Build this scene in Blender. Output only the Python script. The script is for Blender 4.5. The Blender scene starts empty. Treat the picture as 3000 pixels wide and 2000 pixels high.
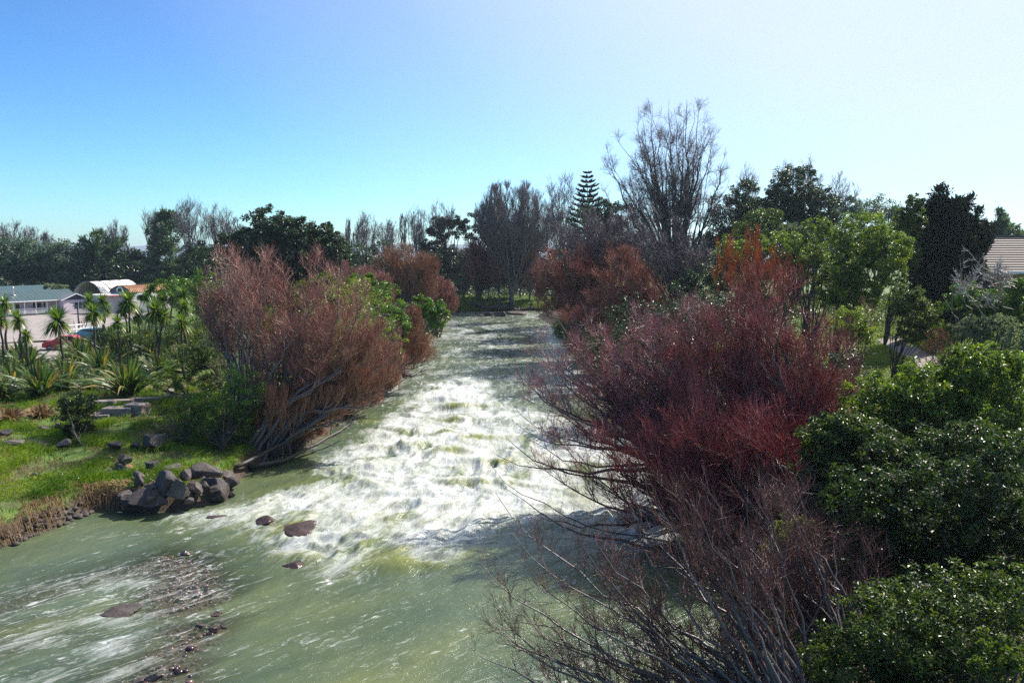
import bpy, math
import numpy as np
R = math.radians
S = bpy.context.scene
COL = S.collection

# ------------------------------------------------------------------ camera, world, sun, exposure
F, PITCH, H = 2156.0, R(6.6), 11.0
cam_d = bpy.data.cameras.new('camera'); cam = bpy.data.objects.new('camera', cam_d); COL.objects.link(cam)
cam_d.sensor_width = 36; cam_d.lens = 36 * F / 3000; cam_d.clip_end = 8000; cam_d.clip_start = .1
cam.location = (0, 0, H); cam.rotation_euler = (R(90) - PITCH, 0, 0)
S.camera = cam
SUN_AZ, SUN_EL = 50, 45
w = bpy.data.worlds.new('World'); S.world = w; w.use_nodes = True
nt = w.node_tree; bg = nt.nodes['Background']
sky = nt.nodes.new('ShaderNodeTexSky'); sky.sky_type = 'NISHITA'; sky.sun_disc = False
sky.sun_elevation = R(SUN_EL); sky.sun_rotation = R(SUN_AZ); sky.air_density = 1; sky.dust_density = .35; sky.ozone_density = 3
# contrast and a bluer cast for the sky, as the photograph renders it
gm = nt.nodes.new('ShaderNodeGamma'); gm.inputs[1].default_value = 1.45
ml = nt.nodes.new('ShaderNodeVectorMath'); ml.operation = 'MULTIPLY'; _k = 10 * .146 ** 1.45 / 1.46
ml.inputs[1].default_value = (_k * .80, _k * 1.20, _k * 1.45)
nt.links.new(sky.outputs[0], gm.inputs[0]); nt.links.new(gm.outputs[0], ml.inputs[0]); # wide pale glare of the low winter sun
tc = nt.nodes.new('ShaderNodeTexCoord'); dp = nt.nodes.new('ShaderNodeVectorMath'); dp.operation = 'DOT_PRODUCT'
dp.inputs[1].default_value = (math.sin(R(SUN_AZ)) * math.cos(R(SUN_EL)), math.cos(R(SUN_AZ)) * math.cos(R(SUN_EL)), math.sin(R(SUN_EL)))
nv = nt.nodes.new('ShaderNodeVectorMath'); nv.operation = 'NORMALIZE'; nt.links.new(tc.outputs['Generated'], nv.inputs[0]); nt.links.new(nv.outputs[0], dp.inputs[0])
gr = nt.nodes.new('ShaderNodeValToRGB'); ge = gr.color_ramp.elements
for _ in range(3): ge.new(.5)
for e_, (p_, v_) in zip(ge, ((.22, 0), (.36, .05), (.56, .33), (.76, .86), (.9, 1))): e_.position = p_; e_.color = (v_, v_, v_, 1)
nt.links.new(dp.outputs['Value'], gr.inputs[0])
gx = nt.nodes.new('ShaderNodeMixRGB'); nt.links.new(gr.outputs[0], gx.inputs[0]); nt.links.new(ml.outputs[0], gx.inputs[1]); gx.inputs[2].default_value = (5.5, 6.25, 6.9, 1)
nt.links.new(gx.outputs[0], bg.inputs[0])
bg.inputs[1].default_value = 0.078
ld = bpy.data.lights.new('sun', 'SUN'); ld.energy = 5.0; ld.angle = R(.5); ld.color = (1, .93, .83)
lo = bpy.data.objects.new('sun', ld); COL.objects.link(lo)
lo.rotation_euler = (R(90 - SUN_EL), 0, R(180 - SUN_AZ))
S.view_settings.view_transform = 'Standard'; S.view_settings.look = 'None'
S.view_settings.exposure = 0.92; S.view_settings.gamma = 1
S.cycles.use_denoising = False; S.cycles.volume_bounces = 0; S.cycles.sample_clamp_direct = 5; S.cycles.sample_clamp_indirect = 3; S.cycles.max_bounces = 6; S.cycles.diffuse_bounces = 3; S.cycles.glossy_bounces = 3; S.cycles.transparent_max_bounces = 8
S.cycles.caustics_reflective = False; S.cycles.caustics_refractive = False

# ------------------------------------------------------------------ helpers: pixels (3000 x 2000) to points
_sp, _cp = math.sin(PITCH), math.cos(PITCH)
def ray(u, v):
    a, b = u - 1500.0, 1000.0 - v
    return np.array((a, F * _cp + b * _sp, -F * _sp + b * _cp))
def at(u, v, Y):
    r = ray(u, v); k = Y / r[1]
    return np.array((r[0] * k, Y, H + r[2] * k))
def G(u, v, z=0.0):
    r = ray(u, v); k = (z - H) / r[2]
    return np.array((r[0] * k, r[1] * k, z))
def pxm(v, Y): return Y / ray(0, v)[1]

_seed = [100]
def RNG():
    _seed[0] += 1
    return np.random.default_rng(_seed[0])

# ------------------------------------------------------------------ numpy noise
_tab = np.random.default_rng(7).random((256, 256))
def vnoise(x, y):
    xi = np.floor(x).astype(int); yi = np.floor(y).astype(int)
    fx = x - xi; fy = y - yi
    fx = fx * fx * (3 - 2 * fx); fy = fy * fy * (3 - 2 * fy)
    a = _tab[xi & 255, yi & 255]; b = _tab[(xi + 1) & 255, yi & 255]
    c = _tab[xi & 255, (yi + 1) & 255]; d = _tab[(xi + 1) & 255, (yi + 1) & 255]
    return (a * (1 - fx) + b * fx) * (1 - fy) + (c * (1 - fx) + d * fx) * fy
def fbm(x, y, o=4):
    s = 0; a = 1; t = 0
    for i in range(o):
        s = s + a * vnoise(x * 2 ** i + 17 * i, y * 2 ** i + 31 * i); t += a; a *= .5
    return s / t
def sstep(a, b, x):
    t = np.clip((x - a) / (b - a), 0, 1); return t * t * (3 - 2 * t)
def unit(v):
    return v / np.maximum(np.linalg.norm(v, axis=-1, keepdims=True), 1e-9)

# ------------------------------------------------------------------ mesh helpers
def mesh_obj(name, V, Q, mat, parent=None, smooth=True, tint=None, tris=None, loc=None):
    V = np.asarray(V, dtype=np.float32).reshape(-1, 3)
    me = bpy.data.meshes.new(name)
    me.vertices.add(len(V)); me.vertices.foreach_set('co', V.ravel())
    Q = np.asarray(Q, dtype=np.int32).reshape(-1, 4) if Q is not None and len(Q) else np.zeros((0, 4), np.int32)
    T = np.asarray(tris, dtype=np.int32).reshape(-1, 3) if tris is not None and len(tris) else np.zeros((0, 3), np.int32)
    nl = Q.size + T.size
    me.loops.add(nl); me.loops.foreach_set('vertex_index', np.concatenate([Q.ravel(), T.ravel()]))
    me.polygons.add(len(Q) + len(T))
    ls = np.concatenate([np.arange(len(Q)) * 4, Q.size + np.arange(len(T)) * 3]).astype(np.int32)
    me.polygons.foreach_set('loop_start', ls)
    me.polygons.foreach_set('use_smooth', np.full(len(ls), smooth, dtype=bool))
    if tint is not None:
        a = me.attributes.new('tint', 'FLOAT', 'POINT'); a.data.foreach_set('value', np.asarray(tint, dtype=np.float32).ravel())
    me.update(calc_edges=True)
    for m in (mat if isinstance(mat, (list, tuple)) else [mat]): me.materials.append(m)
    o = bpy.data.objects.new(name, me); COL.objects.link(o)
    if parent is not None: o.parent = parent
    if loc is not None: o.location = loc
    return o

def tag(o, label=None, cat=None, group=None, kind=None):
    if label: o['label'] = label
    if cat: o['category'] = cat
    if group: o['group'] = group
    if kind: o['kind'] = kind
    return o
def thing(name, label, cat, loc=(0, 0, 0), rz=0.0, group=None):
    o = bpy.data.objects.new(name, None); COL.objects.link(o); o.empty_display_size = .1
    o.location = [float(c) for c in loc]; o.rotation_euler = (0, 0, rz)
    return tag(o, label, cat, group)

def tubes(P, Rd, sides):
    """P (N,K,3), Rd (N,K) -> verts, quads, per-vertex along param"""
    N, K, _ = P.shape
    T = np.empty_like(P)
    T[:, 1:-1] = P[:, 2:] - P[:, :-2]; T[:, 0] = P[:, 1] - P[:, 0]; T[:, -1] = P[:, -1] - P[:, -2]
    T = unit(T)
    ref = np.where(np.abs(T[:, :1, 2:3]) > .8, np.array([[[1., 0, 0]]]), np.array([[[0, 0, 1.]]]))
    A = unit(np.cross(T, np.broadcast_to(ref, T.shape))); B = np.cross(T, A)
    an = np.arange(sides) * 2 * np.pi / sides
    V = P[:, :, None] + Rd[:, :, None, None] * (A[:, :, None] * np.cos(an)[None, None, :, None] + B[:, :, None] * np.sin(an)[None, None, :, None])
    idx = np.arange(N * K * sides).reshape(N, K, sides)
    a = idx[:, :-1]; b = idx[:, 1:]
    Q = np.stack([a, np.roll(a, -1, 2), np.roll(b, -1, 2), b], -1).reshape(-1, 4)
    return V.reshape(-1, 3), Q

class Bag:
    def __init__(s): s.V = []; s.Q = []; s.T = []; s.n = 0; s.tris = []
    def add(s, V, Q, tint=0.5, tris=None):
        V = np.asarray(V, dtype=float).reshape(-1, 3)
        s.V.append(V)
        if Q is not None and len(Q): s.Q.append(np.asarray(Q).reshape(-1, 4) + s.n)
        if tris is not None and len(tris): s.tris.append(np.asarray(tris).reshape(-1, 3) + s.n)
        s.T.append(np.broadcast_to(np.asarray(tint, dtype=float), (len(V),)).copy()); s.n += len(V); return s
    def tube(s, P, Rd, sides, tint=.5):
        P = np.asarray(P, float); Rd = np.asarray(Rd, float)
        if P.ndim == 2: P = P[None]; Rd = Rd[None]
        if len(P) == 0: return s
        V, Q = tubes(P, Rd, sides)
        if np.ndim(tint) == 1: tint = np.repeat(tint, P.shape[1] * sides)
        return s.add(V, Q, tint)
    def box(s, lo, hi, tint=.5):
        x0, y0, z0 = lo; x1, y1, z1 = hi
        V = [(x0,y0,z0),(x1,y0,z0),(x1,y1,z0),(x0,y1,z0),(x0,y0,z1),(x1,y0,z1),(x1,y1,z1),(x0,y1,z1)]
        Q = [(0,3,2,1),(4,5,6,7),(0,1,5,4),(1,2,6,5),(2,3,7,6),(3,0,4,7)]
        return s.add(V, Q, tint)
    def prism(s, poly, axis_lo, axis_hi, axis=0, tint=.5):
        """closed polygon (a,b) extruded along axis"""
        n = len(poly); V = []
        for c in (axis_lo, axis_hi):
            for a, b in poly: V.append((c, a, b) if axis == 0 else ((a, c, b) if axis == 1 else (a, b, c)))
        Q = [(i, (i + 1) % n, n + (i + 1) % n, n + i) for i in range(n)]
        T = [(0, i + 1, i) for i in range(1, n - 1)] + [(n, n + i, n + i + 1) for i in range(1, n - 1)]
        return s.add(V, Q, tint, T)
    def build(s, name, mat, parent=None, smooth=True, loc=None):
        V = np.concatenate(s.V) if s.V else np.zeros((0, 3)); Q = np.concatenate(s.Q) if s.Q else None
        T = np.concatenate(s.tris) if s.tris else None
        return mesh_obj(name, V, Q, mat, parent, smooth, np.concatenate(s.T), T, loc)

def leaves(C, D, N, L, W, fold=.12):
    """diamond leaves: base C, direction D, normal N, lengths L, widths W"""
    D = unit(D); Sd = unit(np.cross(D, N)); Nn = np.cross(Sd, D)
    L = np.asarray(L)[:, None]; W = np.asarray(W)[:, None]
    m = C + D * L * .45 + Nn * L * fold
    V = np.stack([C, m + Sd * W * .5, C + D * L, m - Sd * W * .5], 1).reshape(-1, 3)
    Q = np.arange(len(C) * 4).reshape(-1, 4)
    return V, Q
def ribbons(P, Wd, up=None):
    """P (N,K,3), Wd (N,K)"""
    N, K, _ = P.shape
    T = np.empty_like(P); T[:, 1:] = P[:, 1:] - P[:, :-1]; T[:, 0] = T[:, 1]; T = unit(T)
    up = np.array((0, 0, 1.)) if up is None else up
    Sd = np.cross(T, np.broadcast_to(up, T.shape)); Sd = unit(Sd + 1e-6)
    V = np.stack([P - Sd * Wd[..., None] / 2, P + Sd * Wd[..., None] / 2], 2)
    idx = np.arange(N * K * 2).reshape(N, K, 2)
    Q = np.stack([idx[:, :-1, 0], idx[:, :-1, 1], idx[:, 1:, 1], idx[:, 1:, 0]], -1).reshape(-1, 4)
    return V.reshape(-1, 3), Q
def rdir(rng, n):
    return unit(rng.normal(size=(n, 3)))

# ------------------------------------------------------------------ materials
def newmat(name):
    m = bpy.data.materials.new(name); m.use_nodes = True
    n = m.node_tree; p = n.nodes['Principled BSDF']
    return m, n, p
def lk(n, a, b): n.links.new(a, b)
def ramp(n, fac, stops):
    r = n.nodes.new('ShaderNodeValToRGB'); e = r.color_ramp.elements
    while len(e) < len(stops): e.new(.5)
    for i, (p, c) in enumerate(stops): e[i].position = p; e[i].color = (*c, 1)
    if fac is not None: lk(n, fac, r.inputs[0])
    return r
def noise(n, scale, detail=4, vec=None, rough=.55, dim='3D'):
    t = n.nodes.new('ShaderNodeTexNoise'); t.inputs['Scale'].default_value = scale; t.inputs['Detail'].default_value = detail
    t.inputs['Roughness'].default_value = rough
    if vec is not None: lk(n, vec, t.inputs['Vector'])
    return t
def objco(n):
    return n.nodes.new('ShaderNodeTexCoord').outputs['Object']
def math_(n, op, a, b=None, clamp=False):
    m = n.nodes.new('ShaderNodeMath'); m.operation = op; m.use_clamp = clamp
    for i, x in enumerate((a, b)):
        if x is None: continue
        if isinstance(x, (int, float)): m.inputs[i].default_value = x
        else: lk(n, x, m.inputs[i])
    return m.outputs[0]
def attr(n, name):
    a = n.nodes.new('ShaderNodeAttribute'); a.attribute_name = name; return a
def mat_leaf(name, cols, rough=.35, trans=.35, spec=.5, tcol=None):
    """cols: list of colours along the tint"""
    m, n, p = newmat(name)
    a = attr(n, 'tint')
    r = ramp(n, a.outputs['Fac'], [(i / max(1, len(cols) - 1), c) for i, c in enumerate(cols)])
    lk(n, r.outputs[0], p.inputs['Base Color']); p.inputs['Roughness'].default_value = rough
    p.inputs['Specular IOR Level'].default_value = spec
    if trans > 0:
        t = n.nodes.new('ShaderNodeBsdfTranslucent')
        h = n.nodes.new('ShaderNodeMixRGB'); h.blend_type = 'MULTIPLY'; h.inputs[0].default_value = 1
        lk(n, r.outputs[0], h.inputs[1]); h.inputs[2].default_value = (*(tcol or (1.5, 1.6, .55)), 1)
        lk(n, h.outputs[0], t.inputs[0])
        mx = n.nodes.new('ShaderNodeMixShader'); mx.inputs[0].default_value = trans
        lk(n, p.outputs[0], mx.inputs[1]); lk(n, t.outputs[0], mx.inputs[2])
        lk(n, mx.outputs[0], n.nodes['Material Output'].inputs[0])
    return m
def mat_flat(name, col, rough=.6, var=.25, scale=3, metal=0, bump=0, spec=.5, c2=None):
    m, n, p = newmat(name)
    co = objco(n); t = noise(n, scale, 6, co)
    lo_ = tuple(c * (1 - var) for c in col); hi = tuple(min(1, c * (1 + var)) for c in (c2 or col))
    r = ramp(n, t.outputs['Fac'], [(.3, lo_), (.7, hi)])
    lk(n, r.outputs[0], p.inputs['Base Color']); p.inputs['Roughness'].default_value = rough
    p.inputs['Metallic'].default_value = metal; p.inputs['Specular IOR Level'].default_value = spec
    if bump:
        b = n.nodes.new('ShaderNodeBump'); b.inputs['Strength'].default_value = bump; b.inputs['Distance'].default_value = .05
        t2 = noise(n, scale * 5, 6, co); lk(n, t2.outputs['Fac'], b.inputs['Height']); lk(n, b.outputs[0], p.inputs['Normal'])
    return m
def mat_bark(name, cols, rough=.55, spec=.5):
    return mat_leaf(name, cols, rough, 0, spec)

M = {}
M['bark_grey'] = mat_bark('bark_grey', [(.05, .04, .04), (.15, .125, .12)], .4)
M['bark_dark'] = mat_bark('bark_dark', [(.022, .018, .016), (.06, .048, .042)], .6)
M['bark_pale'] = mat_bark('bark_pale', [(.16, .14, .13), (.30, .27, .25)], .6)
M['twig_red'] = mat_bark('twig_red', [(.12, .022, .02), (.24, .042, .026), (.34, .09, .04), (.36, .22, .18)], .34, .6)  # grey last stop here and in the next three paints twig highlights
M['twig_maroon'] = mat_bark('twig_maroon', [(.11, .018, .03), (.25, .036, .048), (.36, .085, .06), (.42, .31, .31)], .36, .6)
M['twig_near'] = mat_bark('twig_near', [(.05, .022, .024), (.10, .038, .036), (.17, .07, .055), (.30, .22, .20)], .36, .6)
M['twig_purple'] = mat_bark('twig_purple', [(.13, .035, .055), (.26, .065, .085), (.36, .14, .13), (.46, .36, .36)], .34, .6)
M['twig_brown'] = mat_bark('twig_brown', [(.16, .065, .04), (.30, .13, .07), (.42, .22, .13)], .4, .5)
M['twig_rose'] = mat_bark('twig_rose', [(.18, .065, .055), (.34, .13, .10), (.48, .28, .22)], .4, .5)
M['twig_orange'] = mat_bark('twig_orange', [(.38, .06, .01), (.55, .12, .015), (.62, .2, .03)], .45, .5)
M['twig_grey'] = mat_bark('twig_grey', [(.09, .07, .09), (.16, .12, .14), (.22, .17, .17)], .6, .4)
M['leaf_gloss'] = mat_leaf('leaf_gloss', [(.010, .022, .005), (.034, .066, .011), (.17, .225, .028)], .40, .38, .5)  # palest stop paints sunlit leaves, darkest stop the shaded depth
M['leaf_lime'] = mat_leaf('leaf_lime', [(.02, .045, .008), (.10, .16, .018), (.32, .36, .04)], .36, .45, .5)  # palest stop paints yellow sunlit leaves
M['twig_pale'] = mat_bark('twig_pale', [(.22, .20, .2), (.42, .38, .38)], .5, .5)
M['leaf_dark'] = mat_leaf('leaf_dark', [(.010, .024, .014), (.026, .055, .028), (.065, .11, .05)], .38, .25, .5)
M['leaf_blue'] = mat_leaf('leaf_blue', [(.025, .05, .04), (.06, .11, .08), (.14, .2, .14)], .45, .3, .5)  # far foliage, lightened so its colour carries part of the haze
M['leaf_conifer'] = mat_leaf('leaf_conifer', [(.007, .014, .010), (.014, .024, .015), (.03, .04, .022)], .6, .12, .3)
M['leaf_green'] = mat_leaf('leaf_green', [(.03, .07, .012), (.07, .15, .02), (.13, .22, .03)], .32, .4, .5)
M['leaf_silver'] = mat_leaf('leaf_silver', [(.08, .11, .07), (.16, .2, .13), (.26, .3, .2)], .5, .3, .4)
M['flax'] = mat_leaf('flax', [(.02, .05, .018), (.05, .10, .03), (.12, .17, .04), (.30, .22, .08)], .42, .35, .5)
M['cabbage'] = mat_leaf('cabbage', [(.03, .075, .018), (.08, .15, .025), (.17, .22, .035), (.32, .27, .06)], .3, .35, .6)
M['dead_leaf'] = mat_leaf('dead_leaf', [(.16, .10, .05), (.30, .2, .10), (.45, .34, .2)], .6, .25, .3, (1.2, 1.0, .6))
M['grass'] = mat_leaf('grass', [(.045, .095, .010), (.105, .185, .014), (.20, .28, .022), (.36, .32, .10)], .45, .45, .3)
M['concrete'] = mat_flat('concrete', (.22, .18, .16), .85, .35, 2.5, bump=.5)
M['moss'] = mat_flat('moss', (.30, .34, .03), .9, .3, 8, bump=.5)

# ------------------------------------------------------------------ river outline and terrain height
LEFT = [(-1500, 2600), (-700, 1950), (-300, 1715), (0, 1612), (90, 1575), (166, 1550), (240, 1520), (275, 1500), (330, 1497), (440, 1505), (560, 1492),
        (676, 1467), (700, 1420), (765, 1358), (918, 1301), (1020, 1231), (1100, 1170), (1186, 1110), (1225, 1070), (1256, 1040), (1301, 957), (1330, 925), (1345, 914)]
RIGHT = [(1560, 925), (1610, 955), (1720, 1100), (1860, 1290), (2000, 1440), (2120, 1600), (2190, 1800), (2230, 2010), (2400, 2600)]
Lw = [G(u, v)[:2] for u, v in LEFT]; Rw = [G(u, v)[:2] for u, v in RIGHT]
Yf = Lw[-1][1]
POLY = np.array([(-60, -14)] + Lw + [(30, Yf + 6), (130, Yf - 10), (130, Yf - 26), (40, Yf - 16)] + Rw + [(14, -14)])
def polydist(P, x, y):
    """signed distance, negative inside"""
    x = np.asarray(x, float); y = np.asarray(y, float)
    d = np.full(x.shape, 1e9); ins = np.zeros(x.shape, bool)
    n = len(P)
    for i in range(n):
        ax, ay = P[i]; bx_, by = P[(i + 1) % n]
        ex, ey = bx_ - ax, by - ay
        t = np.clip(((x - ax) * ex + (y - ay) * ey) / (ex * ex + ey * ey), 0, 1)
        d = np.minimum(d, np.hypot(x - ax - t * ex, y - ay - t * ey))
        c = ((ay > y) != (by > y))
        with np.errstate(divide='ignore', invalid='ignore'):
            xi = ax + (y - ay) * ex / (ey if ey else 1e-9)
        ins ^= c & (x < xi)
    return np.where(ins, -d, d)
SHALLOW = np.array([G(u, v)[:2] for u, v in [(-900, 2600), (-500, 1900), (-150, 1790), (120, 1690), (500, 1590), (640, 1620), (720, 1720), (700, 1850), (640, 1960), (560, 2200), (300, 2600)]])
RIDGE = np.array([G(u, v)[:2] for u, v in [(490, 2150), (490, 1980), (520, 1920), (560, 1880), (580, 1890), (570, 1950), (550, 2150)]])
def tz(x, y):
    x = np.asarray(x, float); y = np.asarray(y, float)
    d = polydist(POLY, x, y)
    d = d + (fbm(x * .8, y * .8, 3) - .5) * .7 * sstep(60, 15, y) 
    ds = polydist(SHALLOW, x, y); dr = polydist(RIDGE, x, y)
    nb = fbm(x * 1.7, y * 1.7, 4) - .5
    bed = -.25 - 1.1 * sstep(0, 5, -d)
    bed = np.where(True, bed + (-.17 + nb * .16 - bed) * sstep(1.2, -1.0, ds), bed)
    bed = bed + (-.045 + nb * .10 - bed) * sstep(.5, -.2, dr)
    left = x < np.interp(y, [0, 30, 146], [-3, -2, 0])
    hl = -.25 + 1.15 * sstep(-.1, .9, d) + .45 * sstep(1, 9, d) + (fbm(x * .5, y * .5, 4) - .5) * .7 * sstep(.5, 3, d) * sstep(70, 50, y)
    hr = -.25 + 1.6 * sstep(-.1, 2.5, d) + 1.3 * sstep(2, 12, d) + 2.6 * sstep(12, 34, d) * sstep(-5, 30, x) + (fbm(x * .3, y * .3, 4) - .5) * .6 * sstep(.5, 4, d)
    hf = -.25 + 1.3 * sstep(-.1, 2, d) + 1.0 * sstep(2, 15, d)
    h = np.where(left, hl, hr); far = sstep(Yf - 12, Yf - 2, y) * (np.abs(x) < 200)
    h = h * (1 - far) + hf * far
    return np.where(d < 0, np.minimum(bed, -.05 + nb * .1), np.where(d < .6, np.maximum(h, -.25), h))
def tz1(x, y): return float(tz(np.array([x]), np.array([y]))[0])
def ground_at(u, v, z0=1.2):
    """point where a pixel's ray meets the terrain (fixed-point)"""
    z = z0
    for _ in range(6):
        p = G(u, v, z); z = .5 * z + .5 * tz1(p[0], p[1])
    p = G(u, v, z); p[2] = tz1(p[0], p[1]); return p

def axis(a, segs):
    o = [a]
    for end, step in segs:
        n = max(1, int(abs(end - o[-1]) / step)); o += list(np.linspace(o[-1], end, n + 1)[1:])
    return np.array(o)
def grid_mesh(name, X, Y, Z, mat, tint=None, uv=None):
    ny, nx = X.shape
    idx = np.arange(nx * ny).reshape(ny, nx)
    Q = np.stack([idx[:-1, :-1], idx[:-1, 1:], idx[1:, 1:], idx[1:, :-1]], -1).reshape(-1, 4)
    return mesh_obj(name, np.stack([X, Y, Z], -1).reshape(-1, 3), Q, mat, tint=tint)

# ground material: grass, soil, leaf litter
m, n, p = newmat('ground'); co = objco(n)
t1 = noise(n, .35, 6, co); t2 = noise(n, 3.0, 6, co); t3 = noise(n, 14, 4, co)
g = ramp(n, t2.outputs['Fac'], [(.25, (.045, .09, .012)), (.5, (.08, .15, .016)), (.75, (.13, .19, .03))])
s = ramp(n, t3.outputs['Fac'], [(.3, (.035, .024, .016)), (.6, (.085, .06, .04)), (.8, (.16, .12, .08))])
bl = math_(n, 'ADD', t1.outputs['Fac'], attr(n, 'tint').outputs['Fac'])
rr = ramp(n, bl, [(.62, (0, 0, 0)), (.86, (1, 1, 1))])
mx = n.nodes.new('ShaderNodeMixRGB'); lk(n, rr.outputs[0], mx.inputs[0]); lk(n, g.outputs[0], mx.inputs[1]); lk(n, s.outputs[0], mx.inputs[2])
lk(n, mx.outputs[0], p.inputs['Base Color']); p.inputs['Roughness'].default_value = .9
b = n.nodes.new('ShaderNodeBump'); b.inputs['Strength'].default_value = .7; b.inputs['Distance'].default_value = .12
lk(n, t3.outputs['Fac'], b.inputs['Height']); lk(n, b.outputs[0], p.inputs['Normal']); M['ground'] = m

xs = axis(-3000, [(-400, 200), (-120, 14), (-40, 1.2), (30, .33), (70, 1.2), (200, 10), (400, 30), (3000, 200)])
ys = axis(-60, [(8, 4), (60, .33), (160, .9), (320, 8), (800, 40), (4000, 200)])
X, Y = np.meshgrid(xs, ys)
Z = tz(X, Y)
Z = Z + 14 * sstep(300, 900, Y) * 0 - .3 * (np.hypot(X, Y) > 1500)
dd = polydist(POLY, X, Y)
soil = .15 + .6 * sstep(.9, .2, dd)            # bank face and bed are soil and stones
soil = np.where(X > 4, soil + .25 * sstep(14, 3, dd), soil)
soil = np.where((X < 0) & (dd > 0), soil + .25 * sstep(40, 50, Y) * sstep(9, 3, dd), soil)
ground = grid_mesh('ground', X, Y, Z, M['ground'], tint=soil.ravel()); tag(ground, kind='structure')

# ------------------------------------------------------------------ river water
FOAM = np.array([G(u, v)[:2] for u, v in [(520, 1512), (700, 1570), (830, 1640), (1000, 1690), (1130, 1610), (1230, 1680), (1350, 1630), (1480, 1560), (1700, 1580), (1960, 1650),
                                         (1950, 1300), (1700, 1235), (1560, 1200), (1450, 1165), (1430, 1110), (1330, 1100), (1240, 1130), (1180, 1190), (1050, 1290), (930, 1350), (880, 1410), (760, 1455), (640, 1492)]])
yr = [6.0]
while yr[-1] < Yf + 16: yr.append(yr[-1] + max(.045, .0036 * yr[-1]))
yr = np.array(yr); NC = 560
def bounds(y):
    la = np.array([(p_[1], p_[0]) for p_ in [(-60, -14)] + Lw]); ra = np.array([(p_[1], p_[0]) for p_ in [Rw[i] for i in range(len(Rw))]])
    ra = ra[np.argsort(ra[:, 0])]; la = la[np.argsort(la[:, 0])]
    xl = np.interp(y, la[:, 0], la[:, 1]) - 2.0; xr = np.interp(y, ra[:, 0], ra[:, 1]) + 2.0
    xl = np.maximum(xl, -26 - y * .0); xr = xr + 60 * sstep(Yf - 30, Yf - 20, y)
    k = 30; xl = np.array([xl[max(0, i - k):i + k + 1].min() for i in range(len(xl))]); pad = np.pad(xl, 45, 'edge'); xl = np.convolve(pad, np.ones(91) / 91, 'valid')
    return xl, xr
xl, xr = bounds(yr)
c = np.linspace(0, 1, NC)
WX = xl[:, None] + (xr - xl)[:, None] * c[None]; WY = np.repeat(yr[:, None], NC, 1)
slope_y = np.clip(35 - WY, 0, 14); Xc = -(slope_y ** 2) / 28 - np.clip(21 - WY, 0, 99)
ft = WX - Xc; fs = WY.copy()                        # across / along the current
fd = polydist(FOAM, WX, WY); foam = sstep(1.8, -1.6, fd)
up = sstep(44, 60, WY) * (.29 + .26 * sstep(.5, .7, fbm(ft * .3 + 70, fs * .12, 3)))
sh = sstep(1.5, -1.5, polydist(SHALLOW, WX, WY))
edge = sstep(1.6, .1, -polydist(POLY, WX, WY)) * sstep(28, 45, WY) * .2
foam_a = np.maximum.reduce([foam * (.62 + .38 * sstep(.2, .65, fbm(ft * .25, fs * .25, 3))), up, .27 * sh, edge])
amp = .03 + .09 * foam + .03 * up / .36 + .018 * sh
wpx = 3.2 * (fbm(ft * .25 + 60, fs * .25, 2) - .5); wpy = 3.2 * (fbm(ft * .25 + 90, fs * .25 + 7, 2) - .5)
rid = 1 - np.abs(2 * fbm(ft * .5 + wpx + 5, fs * .5 + wpy, 3) - 1)
big = (rid - .6) * 2.6
amp = amp * (1 - .93 * sstep(45, 72, WY)); med = fbm(ft * 1.5 + wpx, fs * 1.4 + wpy, 3) - .5
wave = foam * .19 * big * sstep(0, 1, foam) + amp * 2.4 * med + (.03 + foam * .10) * (1 - sstep(35, 55, WY)) * (fbm(ft * 4.2, fs * 5.0, 3) - .5)
# standing waves in the rapid, big green backs
for (u, v, wl, a_) in [(1335, 1195, 1.5, .42), (1345, 1165, 1.6, .3), (1325, 1235, 1.4, .4), (1290, 1275, 3.0, .5), (1400, 1290, 2.2, .4), (1200, 1660, 1.6, .42), (1260, 1625, 2.2, .3), (1110, 1370, 1.6, .35), (1320, 1330, 1.8, .42),
                       (1370, 1420, 2.2, .4), (1130, 1450, 1.5, .35), (1010, 1520, 1.6, .3), (1250, 1480, 2.0, .36), (1420, 1530, 2.0, .35), (880, 1640, 1.2, .22), (1060, 1240, 1.4, .3), (1180, 1310, 1.8, .4), (1450, 1360, 2., .4)]:
    q = G(u, v); qx = (WX - q[0]); qy = (WY - q[1])
    wave += a_ * .8 * np.exp(-(qx / wl) ** 2 - ((qy + .15 * qx * np.sin(u)) / (.42 * wl ** .5)) ** 2)
    if a_ >= .4: foam_a -= .55 * np.exp(-(qx / (wl * .6)) ** 2 - ((qy + .35) / .28) ** 2)
wave *= sstep(0, 1.0, -polydist(POLY, WX, WY)) * .9 + .1
foam_a = np.clip(foam_a - .42 * foam * sstep(.55, .8, fbm(ft * .55 + wpx * 2 + 33, fs * .5 + wpy, 3)), 0, 1)
river = grid_mesh('river_water', WX, WY, wave * .9, None and 0 or M['ground'])
rm = river.data; rm.materials.clear()
rk = 0
for u, v, a_, w_ in ((784, 1540, .9, .9), (880, 1580, .9, 1.3), (640, 1522, .6, .8), (628, 1856, .5, .35), (448, 1998, .5, .45), (350, 1806, .8, .9), (290, 1700, .6, 1.0), (430, 1700, .7, .9), (720, 1890, .6, .7), (330, 1890, .7, .8), (120, 1870, .6, .8), (960, 1640, .5, 1.2), (1080, 1690, .5, 1)):
    q = G(u, v); rk = rk + a_ * np.exp(-((WX - q[0]) ** 2 + ((WY - q[1] + .2) * 1.6) ** 2) / w_ ** 2)
foam_a = np.clip(foam_a + .42 * rk * (1 - foam), 0, 1)
fleck = np.clip(.22 * rk + .10 + .13 * sh + .19 * sstep(46, 60, WY) + .16 * sstep(26, 14, WY) * sstep(-2, 6, WX), 0, 1)  # white flecks: foam, with sun sparkle painted in too, mostly upstream
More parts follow.
